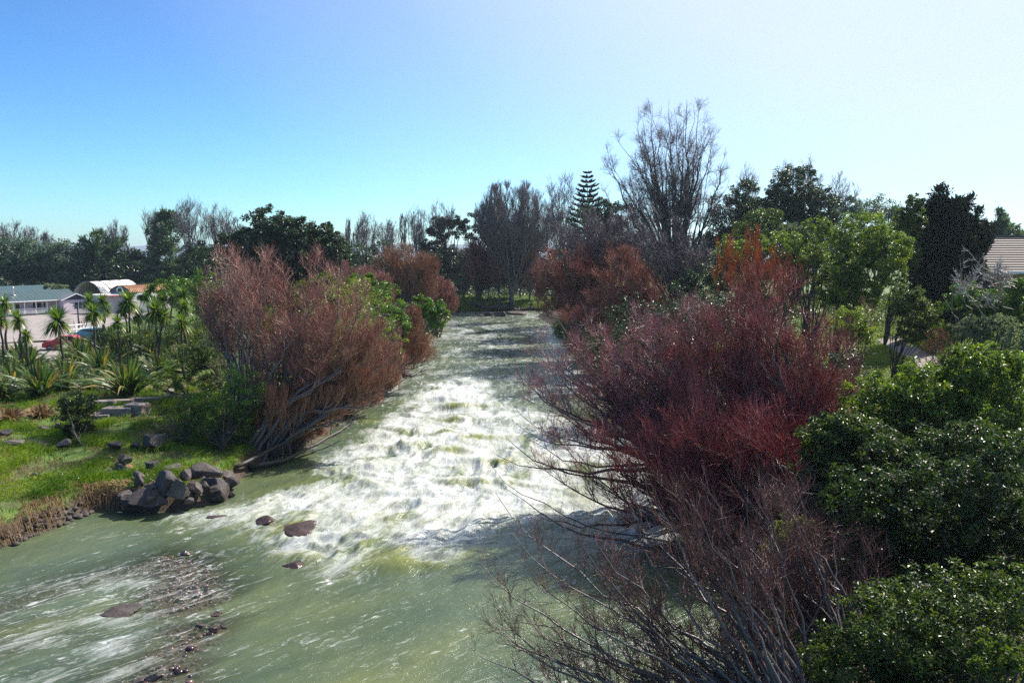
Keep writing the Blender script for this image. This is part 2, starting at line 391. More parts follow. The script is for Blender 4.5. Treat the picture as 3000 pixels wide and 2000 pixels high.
DARK = np.array([G(u, v)[:2] for u, v in [(520, 1590), (660, 1600), (740, 1700), (700, 1850), (640, 1980), (600, 2200), (360, 2200), (430, 1950), (470, 1780), (420, 1680)]])
dk = sstep(1.6, -.9, polydist(DARK, WX, WY)); shn = sh * sstep(.36, .6, fbm(ft * .35 + 9, fs * .2, 4) + .12 + .12 * dk) * (.60 + .40 * dk)
for nm, arr in (('foam', foam_a), ('fleck', fleck), ('shallow', shn * sstep(.02, .2, 1 - foam)), ('ft', ft), ('fs', fs), ('hgt', wave)):
    a_ = rm.attributes.new(nm, 'FLOAT', 'POINT'); a_.data.foreach_set('value', arr.astype(np.float32).ravel())
m, n, p = newmat('river_water')
cmb = n.nodes.new('ShaderNodeCombineXYZ')
lk(n, attr(n, 'ft').outputs['Fac'], cmb.inputs[0]); lk(n, math_(n, 'MULTIPLY', attr(n, 'fs').outputs['Fac'], .8), cmb.inputs[1])
fl = cmb.outputs[0]
streak = n.nodes.new('ShaderNodeMapping'); streak.inputs['Scale'].default_value = (1.0, .38, 1); lk(n, fl, streak.inputs[0])
wob = noise(n, 1.2, 3, fl); wv = n.nodes.new('ShaderNodeVectorMath'); wv.operation = 'MULTIPLY_ADD'
lk(n, wob.outputs['Color'], wv.inputs[0]); wv.inputs[1].default_value = (.9, .9, 0); lk(n, streak.outputs[0], wv.inputs[2])
f1 = noise(n, 1.1, 9, wv.outputs[0], .72); f2 = noise(n, 7.0, 6, wv.outputs[0], .7)
fmix = math_(n, 'ADD', math_(n, 'MULTIPLY', f1.outputs['Fac'], .62), math_(n, 'MULTIPLY', f2.outputs['Fac'], .38))
smap = n.nodes.new('ShaderNodeMapping'); smap.inputs['Scale'].default_value = (1.7, .85, 1); lk(n, fl, smap.inputs[0])
wv2 = n.nodes.new('ShaderNodeVectorMath'); wv2.operation = 'MULTIPLY_ADD'; lk(n, wob.outputs['Color'], wv2.inputs[0]); wv2.inputs[1].default_value = (2.6, 2.6, 0); lk(n, smap.outputs[0], wv2.inputs[2])
f5 = noise(n, 2.2, 6, wv2.outputs[0], .75); patch = noise(n, .35, 3, fl)
fk = ramp(n, math_(n, 'ADD', f5.outputs['Fac'], math_(n, 'MULTIPLY', math_(n, 'ADD', math_(n, 'SUBTRACT', patch.outputs['Fac'], .5), attr(n, 'fleck').outputs['Fac']), .30)), [(.62, (0, 0, 0)), (.68, (.35, .35, .35)), (.76, (1, 1, 1))])
thr = math_(n, 'ADD', fmix, math_(n, 'MULTIPLY', attr(n, 'foam').outputs['Fac'], .30))
fr = ramp(n, thr, [(.60, (0, 0, 0)), (.73, (.5, .5, .5)), (.90, (1, 1, 1))])
# water body colour
cv = noise(n, .22, 4, fl)
wc = ramp(n, cv.outputs['Fac'], [(.3, (.048, .075, .048)), (.55, (.085, .112, .058)), (.75, (.13, .15, .055))])
hg = ramp(n, attr(n, 'hgt').outputs['Fac'], [(.08, (1, 1, 1)), (.35, (1.0, 1.0, 1.0))])
yel = n.nodes.new('ShaderNodeMixRGB'); lk(n, math_(n, 'MULTIPLY', attr(n, 'hgt').outputs['Fac'], 1.6, True), yel.inputs[0])  # light through the wave crests, painted in as yellow by height
lk(n, wc.outputs[0], yel.inputs[1]); yel.inputs[2].default_value = (.25, .26, .05, 1)
lk(n, yel.outputs[0], p.inputs['Base Color']); p.inputs['Roughness'].default_value = .10; p.inputs['IOR'].default_value = 1.42
lk(n, math_(n, 'SUBTRACT', 1.0, math_(n, 'MULTIPLY', attr(n, 'shallow').outputs['Fac'], .82)), p.inputs['Alpha'])
bp = n.nodes.new('ShaderNodeBump'); bp.inputs['Strength'].default_value = .9; bp.inputs['Distance'].default_value = .06
r1 = noise(n, 3.2, 8, wv.outputs[0], .68); lk(n, r1.outputs['Fac'], bp.inputs['Height'])
bp2 = n.nodes.new('ShaderNodeBump'); bp2.inputs['Strength'].default_value = .35; bp2.inputs['Distance'].default_value = .01
r2 = noise(n, 16, 4, fl, .6); lk(n, r2.outputs['Fac'], bp2.inputs['Height']); lk(n, bp.outputs[0], bp2.inputs['Normal'])
lk(n, bp2.outputs[0], p.inputs['Normal'])
fo = n.nodes.new('ShaderNodeBsdfPrincipled'); fo.inputs['Base Color'].default_value = (.62, .645, .65, 1); fo.inputs['Roughness'].default_value = .5
bf = n.nodes.new('ShaderNodeBump'); bf.inputs['Strength'].default_value = 1.0; bf.inputs['Distance'].default_value = .14
f3 = noise(n, 3.0, 8, wv.outputs[0], .75); lk(n, f3.outputs['Fac'], bf.inputs['Height']); lk(n, bf.outputs[0], fo.inputs['Normal'])
mxs = n.nodes.new('ShaderNodeMixShader'); lk(n, math_(n, 'MAXIMUM', fr.outputs[0], fk.outputs[0]), mxs.inputs[0]); lk(n, p.outputs[0], mxs.inputs[1]); lk(n, fo.outputs[0], mxs.inputs[2])
lk(n, mxs.outputs[0], n.nodes['Material Output'].inputs[0]); rm.materials.append(m)
tag(river, kind='structure')

# distant hills and driveway, path
m = mat_flat('hill', (.10, .14, .19), .95, .15, .01); hx = np.linspace(-2600, 2600, 90)
for nm, y0, hh in (('hills', 2300, 46),):
    hz = hh * (.55 + .45 * fbm(hx * .0016 + 3, hx * 0 + 2, 4) * 1.6)
    V = [(x, y0 - 300, -2) for x in hx] + [(x, y0, z) for x, z in zip(hx, hz)] + [(x, y0 + 700, -2) for x in hx]
    k = len(hx); Q = [(i + r * k, i + 1 + r * k, i + 1 + (r + 1) * k, i + (r + 1) * k) for r in (0, 1) for i in range(k - 1)]
    tag(mesh_obj(nm, V, Q, m), kind='structure')
def strip(name, pts, width, mat, dz=.03, n_=40):
    pts = np.array(pts, float); s_ = np.linspace(0, 1, len(pts)); q = np.linspace(0, 1, n_)
    C = np.stack([np.interp(q, s_, pts[:, k]) for k in range(2)], 1); T = unit(np.gradient(C, axis=0)); Nn = np.stack([-T[:, 1], T[:, 0]], 1)
    rows = [];
    for f in np.linspace(-.5, .5, 9): rows.append(C + Nn * width * f)
    A = np.stack(rows, 0); z = tz(A[..., 0], A[..., 1]) + dz
    return grid_mesh(name, A[..., 0], A[..., 1], z, mat)
m_drive = mat_flat('driveway', (.27, .235, .225), .9, .18, 1.2, bump=.3)
dv = [(-55, 60), (-66, 78), (-70, 96), (-73, 112), (-76, 124)]
tag(strip('driveway', dv, 30, m_drive, .05, 90), kind='structure')
m_path = mat_flat('path', (.24, .20, .19), .9, .3, 6, bump=.3)
pp = [ground_at(u, v, 4)[:2] for u, v in [(2600, 990), (2640, 1015), (2690, 1045), (2740, 1075), (2860, 1140)]]
tag(strip('path', pp, 1.5, m_path, .04, 60), kind='structure')

# ------------------------------------------------------------------ plant builders
def ashore(b_):
    b_ = np.array(b_, float); side = -1 if b_[0] < np.interp(b_[1], [0, 30, 146], [-3, -2, 0]) else 1
    if b_[1] < Yf - 6:
        for _ in range(80):
            if float(polydist(POLY, np.array([b_[0]]), np.array([b_[1]]))[0]) > .35: break
            b_[0] += side * .25
    b_[2] = tz1(b_[0], b_[1]) - .08; return b_
def lobes_px(lobes, Y, base):
    """[(u, v, ru, rv, dy?)] pixel ellipses standing at distance Y -> centres (relative to base), radii"""
    C = []; Rr = []
    for l in lobes:
        u, v, ru, rv = l[:4]; dy = l[4] if len(l) > 4 else 0
        c = at(u, v, Y + dy); s_ = pxm(v, Y + dy); k = max(ru, rv)
        C.append(c - base); Rr.append((ru * s_, min(ru, rv) * .5 * s_ + .42 * k * s_, rv * s_))
    return np.array(C), np.array(Rr)
def env(P, C, Rr):
    """<1 inside the union of ellipsoids"""
    d = np.stack([np.linalg.norm((P - c) / r, axis=-1) for c, r in zip(C, Rr)], 0)
    return d.min(0)
def bez(P0, P1, P2, P3, K):
    t = np.linspace(0, 1, K)[None, :, None]
    P0, P1, P2, P3 = (p[:, None] for p in (P0, P1, P2, P3))
    return (1 - t) ** 3 * P0 + 3 * (1 - t) ** 2 * t * P1 + 3 * (1 - t) * t * t * P2 + t ** 3 * P3
def grow(rng, P, Rd, n, t0, ang, L, K, curl=.15, wig=.1, rf=.6, rmin=.003, rtip=.4, envf=None, soft=.1, t1=.97, up=(0, 0, 1), pull=None):
    N, Kp, _ = P.shape
    if N == 0: return P[:0, :K] if Kp >= K else np.zeros((0, K, 3)), np.zeros((0, K))
    i = np.repeat(np.arange(N), n); m_ = len(i)
    t = t0 + (t1 - t0) * rng.random(m_) ** .9
    f = t * (Kp - 1); a = np.minimum(f.astype(int), Kp - 2); f = f - a
    p0 = P[i, a] * (1 - f[:, None]) + P[i, a + 1] * f[:, None]
    r0 = Rd[i, a] * (1 - f) + Rd[i, a + 1] * f
    tg = unit(P[i, a + 1] - P[i, a]); q = unit(np.cross(tg, rdir(rng, m_)))
    an = R(ang) * (.6 + .8 * rng.random(m_))[:, None]
    d = unit(tg * np.cos(an) + q * np.sin(an) + np.array(up) * curl)
    ln = L * (.45 + .9 * rng.random(m_)) * (1.15 - .55 * t); st = (ln / (K - 1))[:, None]
    out = [p0]
    for k in range(K - 1):
        d = unit(d + np.array(up) * curl * (.8 / K * 3) + rng.normal(size=(m_, 3)) * wig)
        out.append(out[-1] + d * st)
    O = np.stack(out, 1)
    rs = np.maximum(np.minimum(r0 * .85, r0 * rf + .001), rmin)
    RR = rs[:, None] * np.linspace(1, rtip, K)[None]; RR = np.maximum(RR, rmin * .55)
    if envf is not None:
        lim = 1 + soft * rng.normal(size=m_); ok = np.zeros(m_, bool)
        sc = np.ones(m_)
        for s_ in (1, .72, .48, .3):
            e = envf(p0 + (O[:, -1] - p0) * s_); new = (~ok) & (e < lim); sc[new] = s_; ok |= new
        O = p0[:, None] + (O - p0[:, None]) * sc[:, None, None]; O = O[ok]; RR = RR[ok]
    return O, RR

def stems_to(rng, base_pts, targets, fork, lean, K, r0, rtip, wig=.05, sag=0.0):
    P0 = base_pts; d = targets - P0; ln = np.linalg.norm(d, axis=1, keepdims=True)
    P1 = P0 + np.array((0, 0, 1.)) * fork[:, None] + d * lean[:, None] + rng.normal(size=d.shape) * ln * wig * .5
    P2 = targets - unit(d * .75 + np.array((0, 0, 1.)) * ln * (.45 - sag)) * ln * .35 + rng.normal(size=d.shape) * ln * wig
    P = bez(P0, P1, P2, targets, K)
    P[:, 1:-1] += rng.normal(size=(len(P), K - 2, 3)) * ln[:, None] * .008
    t = np.linspace(0, 1, K)[None]
    Rr = r0[:, None] * (1 - t) ** 1.1 + rtip
    return P, Rr
def targets_in(rng, C, Rr, M_, lo=.55, hi=.97, zmin=-.2):
    wts = np.prod(Rr, 1) ** .67; i = rng.choice(len(C), M_, p=wts / wts.sum())
    d = rdir(rng, M_ * 6); d = d[d[:, 2] > zmin][:M_]
    while len(d) < M_: d = np.concatenate([d, d])[:M_]
    return C[i] + Rr[i] * d * (lo + (hi - lo) * rng.random(M_))[:, None]

def bare_tree(name, label, cat, Y, ub, vb, lobes, bark='bark_grey', twig='twig_grey', M_=14, trunk=.2, fork=.3, n=(7, 6, 6), Lf=(.45, .28, .16), ang=(38, 38, 32),
              twig_r=.012, group=None, multi=.15, curl=(.18, .15, .12), base=None, spread=.5, rstem=.09, soft=.1, zmin=-.2, lean=.12, sag=0.0, extra=None, wig=.1, tint=(.1, .9), lo=.55, sides=6, t0s=(.18, .15, .08)):
    rng = RNG()
    b_ = np.array(base if base is not None else (at(ub, vb, Y)[0], Y, 0.0), float); b_ = ashore(b_)
    C, Rr = lobes_px(lobes, Y, b_); rm_ = float(np.mean(Rr.mean(1) ** 1)); ef = lambda p_: env(p_, C, Rr)
    hgt = (C[:, 2] + Rr[:, 2]).max()
    T = targets_in(rng, C, Rr, M_, lo, .95, zmin)
    if extra is not None: T = np.concatenate([T, np.array([at(u, v, Y + dy) - b_ for u, v, dy in extra])]); M_ = len(T)
    fz = fork * hgt
    bag = Bag()
    if trunk > 0:
        K = 8; z = np.linspace(0, 1, K); tp = C.mean(0); tp[2] = 0
        P = np.stack([np.zeros(K) + tp[0] * .15 * z ** 2, tp[1] * .1 * z ** 2, z * fz * 1.02], 1); P[1:, :2] += rng.normal(size=(K - 1, 2)) * trunk * .25
        rr = trunk * (1.25 - .45 * z); rr[0] *= 1.3; bag.tube(P, rr, 9, .4)
        bp_ = P[rng.integers(K - 4, K, M_)] + rng.normal(size=(M_, 3)) * trunk * .2
        fo_ = (fz * .25) * np.ones(M_)
    else:
        bp_ = np.stack([rng.normal(size=M_) * multi, rng.normal(size=M_) * multi, -.1 * np.ones(M_)], 1); bp_[:, :2] += T[:, :2] * spread * .12
        for k in range(M_): bp_[k, 2] = tz1(b_[0] + bp_[k, 0], b_[1] + bp_[k, 1]) - b_[2] - .1
        bp_[:, :2] *= np.where(polydist(POLY, b_[0] + bp_[:, 0], b_[1] + bp_[:, 1]) < .1, .15, 1)[:, None]; fo_ = hgt * .25 * (.5 + rng.random(M_))
    P0, R0 = stems_to(rng, bp_, T, fo_, lean * np.ones(M_), 14, rstem * (.5 + .7 * rng.random(M_)), max(.006, twig_r * 1.2), sag=sag)
    P1, R1 = grow(rng, P0, R0, n[0], t0s[0], ang[0], Lf[0] * rm_ * 2, 8, curl[0], wig * .8, .6, twig_r * 1.4, envf=ef, soft=soft)
    bag.tube(P0, R0, sides, .2 + .6 * rng.random(len(P0))); bag.tube(P1, R1, 4, .2 + .6 * rng.random(len(P1)))
    P2, R2 = grow(rng, np.concatenate([P1, P0[:, 6:14]]), np.concatenate([R1, R0[:, 6:14]]), n[1], t0s[1], ang[1], Lf[1] * rm_ * 2, 6, curl[1], wig, .6, twig_r * 1.1, envf=ef, soft=soft)
    P3, R3 = grow(rng, P2, R2, n[2], t0s[2], ang[2], Lf[2] * rm_ * 2, 4, curl[2], wig, .7, twig_r, rtip=.35, envf=ef, soft=soft)
    t = thing(name, label, cat, b_, 0, group)
    bag.build('trunk', M[bark], t)
    c_ = Bag(); lo_, hi_ = tint
    def tn(P): return np.clip(lo_ + (hi_ - lo_) * rng.random(len(P)), 0, 1)
    c_.tube(P2, R2, 3, .45 + .55 * tn(P2)); c_.tube(P3, R3, 3, tn(P3)); c_.build('crown', M[twig], t)  # mid branches tinted paler to paint highlights along them
    return t

def leaf_cloud(rng, C, Rr, ncl, per, size, crad=.24, aspect=.5, flat=.65, zmin=-.75, lo=.6, tint=(0, 1), upb=.5, top_tint=.0):
    wts = (Rr[:, 0] * Rr[:, 2]) ** 1; i = rng.choice(len(C), ncl, p=wts / wts.sum())
    d = rdir(rng, ncl * 5); d = d[d[:, 2] > zmin][:ncl]
    cc = C[i] + Rr[i] * d * (lo + (1.10 - lo) * rng.random(ncl))[:, None]
    rc = crad * Rr[i].mean(1) * (.6 + .8 * rng.random(ncl)); ct = rng.random(ncl)
    j = np.repeat(np.arange(ncl), per); k = len(j)
    e = rdir(rng, k); rad = rng.random(k) ** .45
    pos = cc[j] + e * (rc[j] * rad)[:, None] * np.array((1, 1, flat))
    nrm = unit(e * .8 + d[j] * .5 + np.array((0, 0, upb)) + rng.normal(size=(k, 3)) * .45)
    dr = unit(np.cross(nrm, rdir(rng, k)) + e * .35)
    L = size * (.6 + .8 * rng.random(k))
    V, Q = leaves(pos, dr, nrm, L, L * aspect)
    tn = np.clip(tint[0] + (tint[1] - tint[0]) * (.5 * ct[j] + .5 * rng.random(k)), 0, 1)
    return V, Q, np.repeat(tn, 4), cc
def leafy(name, label, cat, Y, ub, vb, lobes, leaf='leaf_dark', ncl=120, per=60, size=.12, trunk=.2, group=None, bark='bark_dark', crad=.24, aspect=.5, flat=.65, zmin=-.75, lo=.6,
          tint=(0, 1), limbs=18, fork=.35, base=None, upb=.5, twigs=0, part='crown'):
    rng = RNG()
    b_ = np.array(base if base is not None else (at(ub, vb, Y)[0], Y, 0.0), float); b_ = ashore(b_)
    C, Rr = lobes_px(lobes, Y, b_); hgt = (C[:, 2] + Rr[:, 2]).max()
    t = thing(name, label, cat, b_, 0, group)
    V, Q, tn, cc = leaf_cloud(rng, C, Rr, ncl, per, size, crad, aspect, flat, zmin, lo, tint, upb)
    g_ = tz(V[:, 0] + b_[0], V[:, 1] + b_[1]) - b_[2]
    V[:, 2] = np.maximum(V[:, 2], g_ + .02 * (1 + np.arange(len(V)) % 4))
    bag = Bag(); ml_ = min(limbs, len(cc)); T = cc[rng.choice(len(cc), ml_, replace=False)]
    P, Rd = stems_to(rng, np.zeros((ml_, 3)) + rng.normal(size=(ml_, 3)) * [trunk * .3, trunk * .3, 0], T, np.full(ml_, fork * hgt * .6), np.full(ml_, .05), 12, np.full(ml_, trunk * .6), .012)
    bag.tube(P, Rd, 6, rng.random(ml_))
    if twigs:
        P1, R1 = grow(rng, P, Rd, twigs, .3, 45, hgt * .22, 5, .1, .15, .5, .006); bag.tube(P1, R1, 3, rng.random(len(P1)))
    bag.build('trunk', M[bark], t)
    mesh_obj(part, V, Q, M[leaf], t, smooth=False, tint=tn)
    return t

def conifer(name, label, Y, ub, vb, lobes, leaf='leaf_conifer', nb=90, up=.55, size=.5, droop=0, trunk=.35, per=40, group=None, cat='tree', spiky=1.0, L2=.3, base=None, tint=(0, 1), wspray=.5):
    """evergreen with foliage carried in sprays along rising branches"""
    rng = RNG(); b_ = np.array(base if base is not None else (at(ub, vb, Y)[0], Y, 0.0), float); b_ = ashore(b_)
    C, Rr = lobes_px(lobes, Y, b_); hgt = (C[:, 2] + Rr[:, 2]).max(); rm_ = Rr.mean()
    T = targets_in(rng, C, Rr, nb, .75, 1.08, -.85)
    zc = np.clip(T[:, 2] - np.hypot(T[:, 0], T[:, 1]) * up, .15 * hgt, .93 * hgt)
    ax = C[np.argmax(C[:, 2])]
    bp_ = np.stack([ax[0] * zc / hgt, ax[1] * zc / hgt, zc], 1)
    bp_ = np.where((T[:, 2] > 0)[:, None], bp_, bp_)
    P, Rd = stems_to(rng, bp_, T, np.zeros(nb), np.full(nb, .3), 10, np.full(nb, .07), .012, wig=.04)
    P1, R1 = grow(rng, P, Rd, 7, .3, 32, L2 * rm_, 5, .25 * up, .08, .5, .01, envf=lambda q: env(q, C, Rr), soft=.15)
    t = thing(name, label, cat, b_, 0, group); bag = Bag()
    z = np.linspace(0, 1, 9); tr = np.stack([ax[0] * z, ax[1] * z, z * hgt * .97], 1); bag.tube(tr, trunk * (1.05 - z), 8, .4)
    bag.tube(P, Rd, 5, rng.random(nb)); bag.build('trunk', M['bark_dark'], t)
    def spray(Q_, per_, w0):
        N, K, _ = Q_.shape; i = np.repeat(np.arange(N), per_); t_ = .12 + .88 * rng.random(len(i)) ** .8; f = t_ * (K - 1); a = np.minimum(f.astype(int), K - 2); f = (f - a)[:, None]
        p_ = Q_[i, a] * (1 - f) + Q_[i, a + 1] * f; tg = unit(Q_[i, a + 1] - Q_[i, a])
        p_ = p_ + rng.normal(size=p_.shape) * (w0 * (1.05 - t_) ** .8)[:, None] * np.array((1, 1, .55))
        d = unit(tg * spiky + rng.normal(size=p_.shape) * .5); nn = unit(rng.normal(size=p_.shape) + np.array((0, 0, 1.)))
        L = size * (.5 + rng.random(len(i))); V, Qd = leaves(p_, d, nn, L, L * .28)
        return V, Qd, np.repeat(np.clip(tint[0] + (tint[1] - tint[0]) * (.4 * t_ + .6 * rng.random(len(i))), 0, 1), 4)
    g_ = Bag(); V, Qd, tn = spray(P, per, wspray * size * 1.6); g_.add(V, Qd, tn)
    if len(P1): V, Qd, tn = spray(P1, max(6, per // 4), wspray * size); g_.add(V, Qd, tn)
    g_.build('crown', M[leaf], t, smooth=False)
    return t

# ------------------------------------------------------------------ far tree line, left to right
FAR = 'bare trees standing beyond the evergreens'
for u0, v0, ru, rv, yy, lab in [(38, 690, 34, 52, 178, 'bare grey poplar rising behind the left end of the evergreen hedge'), (92, 700, 26, 46, 180, 'second bare poplar behind the evergreen hedge, right of the tallest one'),
                            (140, 712, 22, 36, 182, 'small bare poplar behind the hedge, lowest of the row'), (-8, 700, 24, 48, 176, 'bare poplar cut by the left edge above the hedge'),
                            (345, 680, 32, 48, 170, 'bare hazy tree between the two blue green conifers'), (455, 665, 40, 66, 172, 'bare tree peering from behind the tall blue green conifer'),
                            (560, 650, 48, 88, 150, 'tall bare tree with domed crown right of the tall conifer'), (640, 665, 46, 70, 152, 'bare spreading tree left of the dark domed evergreen'),
                            (690, 680, 26, 46, 154, 'thin bare tree touching the dark domed evergreen on its left'), (300, 700, 30, 36, 176, 'low bare tree over the wide conifer')]:
    bare_tree('bare_tree', lab, 'tree', yy, u0, 850, [(u0, v0, ru, rv)], M_=13, trunk=.22, fork=.28, n=(6, 4, 4), ang=(26, 28, 26), Lf=(.5, .3, .2), twig_r=.026, group=FAR, twig='twig_grey', zmin=0.0, soft=.14)
for u0, v0, ru, rv, yy, lab in [(0, 790, 62, 78, 166, 'dark hedge tree at the left edge behind the green roofed bungalow'), (70, 778, 60, 74, 168, 'dark evergreen of the hedge above the chimney of the bungalow'),
                            (140, 775, 56, 70, 168, 'rounded dark evergreen of the hedge above the right end of the bungalow roof'), (200, 790, 50, 76, 166, 'last dark evergreen of the hedge, beside the wide conifer')]:
    leafy('hedge_tree', lab, 'tree', yy, u0, 890, [(u0, v0, ru, rv), (u0 + 15, v0 + 50, ru * .9, rv * .8)], 'leaf_blue', 200, 60, .55, .25, 'evergreens in the hedge behind the bungalow', crad=.24, zmin=-.6)
conifer('conifer', 'wide blue green conifer with upswept spiky limbs behind the white tunnel house', 168, 315, 850, [(310, 765, 72, 82), (270, 730, 42, 42), (360, 740, 42, 45), (320, 830, 95, 50)], 'leaf_blue', 110, .7, .95, per=34)
conifer('conifer', 'tall blue green conifer with a ragged pointed top behind the rust roofed shed', 164, 490, 850, [(490, 690, 52, 66), (492, 750, 68, 60), (488, 820, 84, 60), (505, 650, 26, 30)], 'leaf_blue', 120, .55, .9, per=34)
leafy('bush', 'pale grey green bush behind the ridge of the bungalow roof', 'bush', 136, 165, 880, [(150, 842, 22, 12), (178, 846, 18, 12)], 'leaf_silver', 30, 60, .3, .1)
leafy('bush', 'dark bush filling the gap between conifer and red willow', 'bush', 120, 575, 880, [(570, 790, 50, 60), (620, 760, 40, 50)], 'leaf_dark', 60, 60, .4, .2)
leafy('domed_evergreen', 'great dark green domed evergreen above the left red willow', 'tree', 96, 850, 870,
      [(790, 672, 84, 60), (850, 690, 72, 58), (700, 722, 66, 46), (880, 735, 84, 60), (760, 740, 110, 64), (830, 780, 130, 80), (800, 850, 120, 70)], 'leaf_dark', 620, 90, .36, .5, crad=.17, tint=(.1, 1), lo=.62, upb=.7, zmin=-.9)
leafy('domed_evergreen', 'smaller dark evergreen at the right shoulder of the great domed one', 'tree', 92, 960, 870, [(950, 700, 42, 42), (975, 745, 48, 50), (950, 790, 60, 60), (960, 840, 60, 60)], 'leaf_dark', 260, 90, .34, .4, crad=.19, tint=(.1, 1), lo=.72, upb=.7)

# middle distance skyline
conifer('distant_pine', 'tiny layered pine tip above the smaller domed evergreen', 190, 963, 780, [(963, 668, 9, 17)], nb=24, up=.05, size=.5, per=16)
for u0, v0, ru, rv, yy, lab in [(1022, 690, 11, 52, 210, 'narrow bare poplar, leftmost on the central skyline'), (1042, 700, 8, 38, 212, 'thin bare poplar right beside the leftmost narrow one'), (1181, 668, 13, 46, 200, 'narrow bare poplar between two spreading bare trees')]:
    bare_tree('bare_poplar', lab, 'tree', yy, u0, 800, [(u0, v0, ru, rv)], M_=12, trunk=.2, fork=.15, n=(6, 4, 4), ang=(12, 16, 16), Lf=(.5, .35, .25), curl=(.5, .4, .3), twig_r=.03, group='narrow poplars on the skyline', zmin=0)
for u0, v0, ru, rv, yy, lab, k in [(1075, 680, 38, 66, 160, 'bare forked tree left of centre on the skyline', 14), (1130, 700, 46, 60, 158, 'bare spreading tree with crooked limbs behind the tan willow', 12),
                                   (1222, 665, 36, 70, 150, 'slim bare tree rising behind the tan willow top', 12), (1292, 640, 50, 60, 150, 'bare broad tree above the dark flat topped pine', 12), (1000, 715, 26, 34, 190, 'low hazy bare tree beside the narrow poplars', 9)]:
    bare_tree('bare_tree', lab, 'tree', yy, u0, 860, [(u0, v0, ru, rv)], M_=k, trunk=.22, fork=.35, n=(6, 4, 4), ang=(32, 34, 30), Lf=(.45, .3, .2), twig_r=.024, group=FAR, zmin=0, soft=.14)
leafy('undergrowth_tree', 'dark low evergreen under the skyline trees left of centre', 'tree', 135, 1100, 860, [(1060, 745, 60, 32), (1130, 740, 50, 34), (1010, 750, 50, 40)], 'leaf_dark', 90, 50, .35, .2)
for lab, ub, lo_ in [('dark flat topped pine with visible stems, left of the two in the centre', 1310, [(1300, 665, 46, 32), (1275, 700, 34, 34), (1340, 655, 34, 26), (1262, 735, 36, 26), (1300, 760, 40, 40)]),
                     ('dark wind shaped pine in the centre below the round bare tree', 1400, [(1390, 650, 40, 30), (1420, 690, 44, 38), (1360, 690, 32, 30), (1480, 690, 60, 40), (1540, 720, 60, 50)])]:
    leafy('dark_pine', lab, 'tree', 150 if ub < 1350 else 156, ub, 880, lo_, 'leaf_conifer', 150, 70, .42, .4, 'dark pines in the centre', crad=.26, tint=(.2, 1), lo=.5, flat=.5, limbs=22)
bare_tree('bare_tree', 'large rounded purple grey bare tree with dense fine twigs in the centre', 'tree', 150, 1500, 860, [(1505, 630, 122, 102), (1440, 670, 70, 60), (1570, 670, 66, 60)], M_=90, trunk=.5, fork=.16, n=(9, 7, 6), ang=(26, 28, 26), Lf=(.3, .22, .13),
          twig_r=.019, twig='twig_grey', rstem=.14, zmin=-.3, soft=.06, curl=(.3, .25, .2), tint=(.1, 1), lo=.85, lean=.35)
bare_tree('bare_tree', 'thin bare tree with long crooked limbs left of the tiered pine', 'tree', 130, 1640, 800, [(1650, 570, 56, 90), (1620, 640, 50, 60)], M_=18, trunk=.2, fork=.3, n=(7, 5, 4), ang=(34, 34, 30), Lf=(.4, .26, .18), twig_r=.02, zmin=-.2, group=FAR)

# Norfolk pine with tiers of branches
def tiered_pine(lab, Y, u, vtop, vbase, ru):
    rng = RNG(); top = at(u, vtop, Y); b_ = np.array((top[0], Y, 0)); b_[2] = tz1(top[0], Y) - .1; h = top[2] - b_[2]; s_ = pxm(600, Y); Rb = ru * s_
    t = thing('tiered_pine', lab, 'tree', b_); bag = Bag(); z = np.linspace(0, 1, 8); bag.tube(np.stack([z * 0, z * 0, z * h], 1), .32 * (1.02 - z), 8); bag.build('trunk', M['bark_dark'], t)
    g_ = Bag(); zz = h * .985; k = 0
    while zz > h * .3:
        f = (h - zz) / (h * .7); r_ = Rb * min(1, .12 + 1.25 * f ** .8); nb = 7 if k % 2 else 8
        an = np.arange(nb) * 2 * np.pi / nb + rng.random() * 3 ; L = r_ * (.85 + .3 * rng.random(nb))
        tt = np.linspace(0, 1, 6)[None, :]
        P = np.stack([np.cos(an)[:, None] * L[:, None] * tt, np.sin(an)[:, None] * L[:, None] * tt, zz + L[:, None] * (.32 * tt ** 2 - .05 * tt)], -1)
        g_.tube(P, np.full((nb, 6), .10) * np.array([1, 1.3, 1.5, 1.6, 1.3, .5]), 4, rng.random(nb))
        P1, R1 = grow(rng, P, np.full((nb, 6), .08), 18, .15, 48, r_ * .22, 3, .25, .05, .8, .07)
        g_.tube(P1, R1, 3, rng.random(len(P1))); zz -= h * (.032 + .012 * f); k += 1
    g_.build('crown', M['leaf_conifer'], t)
tiered_pine('dark tiered pine with even whorls of branches and a pointed top', 120, 1722, 500, 800, 72)
bare_tree('tall_bare_tree', 'tallest bare tree on the skyline with many upright limbs', 'tree', 84, 1985, 860,
          [(1910, 410, 100, 120), (2030, 390, 90, 105), (2075, 480, 70, 130), (1830, 480, 85, 120), (1960, 520, 150, 130), (1850, 570, 100, 90), (2060, 590, 80, 70)], M_=56, trunk=.62, fork=.2, t0s=(.35, .2, .1), n=(8, 6, 6), ang=(36, 40, 38), Lf=(.24, .16, .11),
          bark='bark_dark', twig_r=.010, twig='twig_grey', rstem=.22, zmin=-.6, soft=.05, curl=(.06, .08, .1), tint=(0, .7), lo=.8, lean=.15, sag=.5, extra=[(u_, v_, dy_) for u_, v_, dy_ in [(1768, 480, 0), (1764, 550, 1), (2126, 430, 0), (2138, 520, 0), (1800, 400, -1), (1870, 316, 0), (1960, 290, 1), (2050, 300, 0), (1780, 440, 2), (2100, 380, 1), (1910, 300, 1), (2010, 292, -1)]])
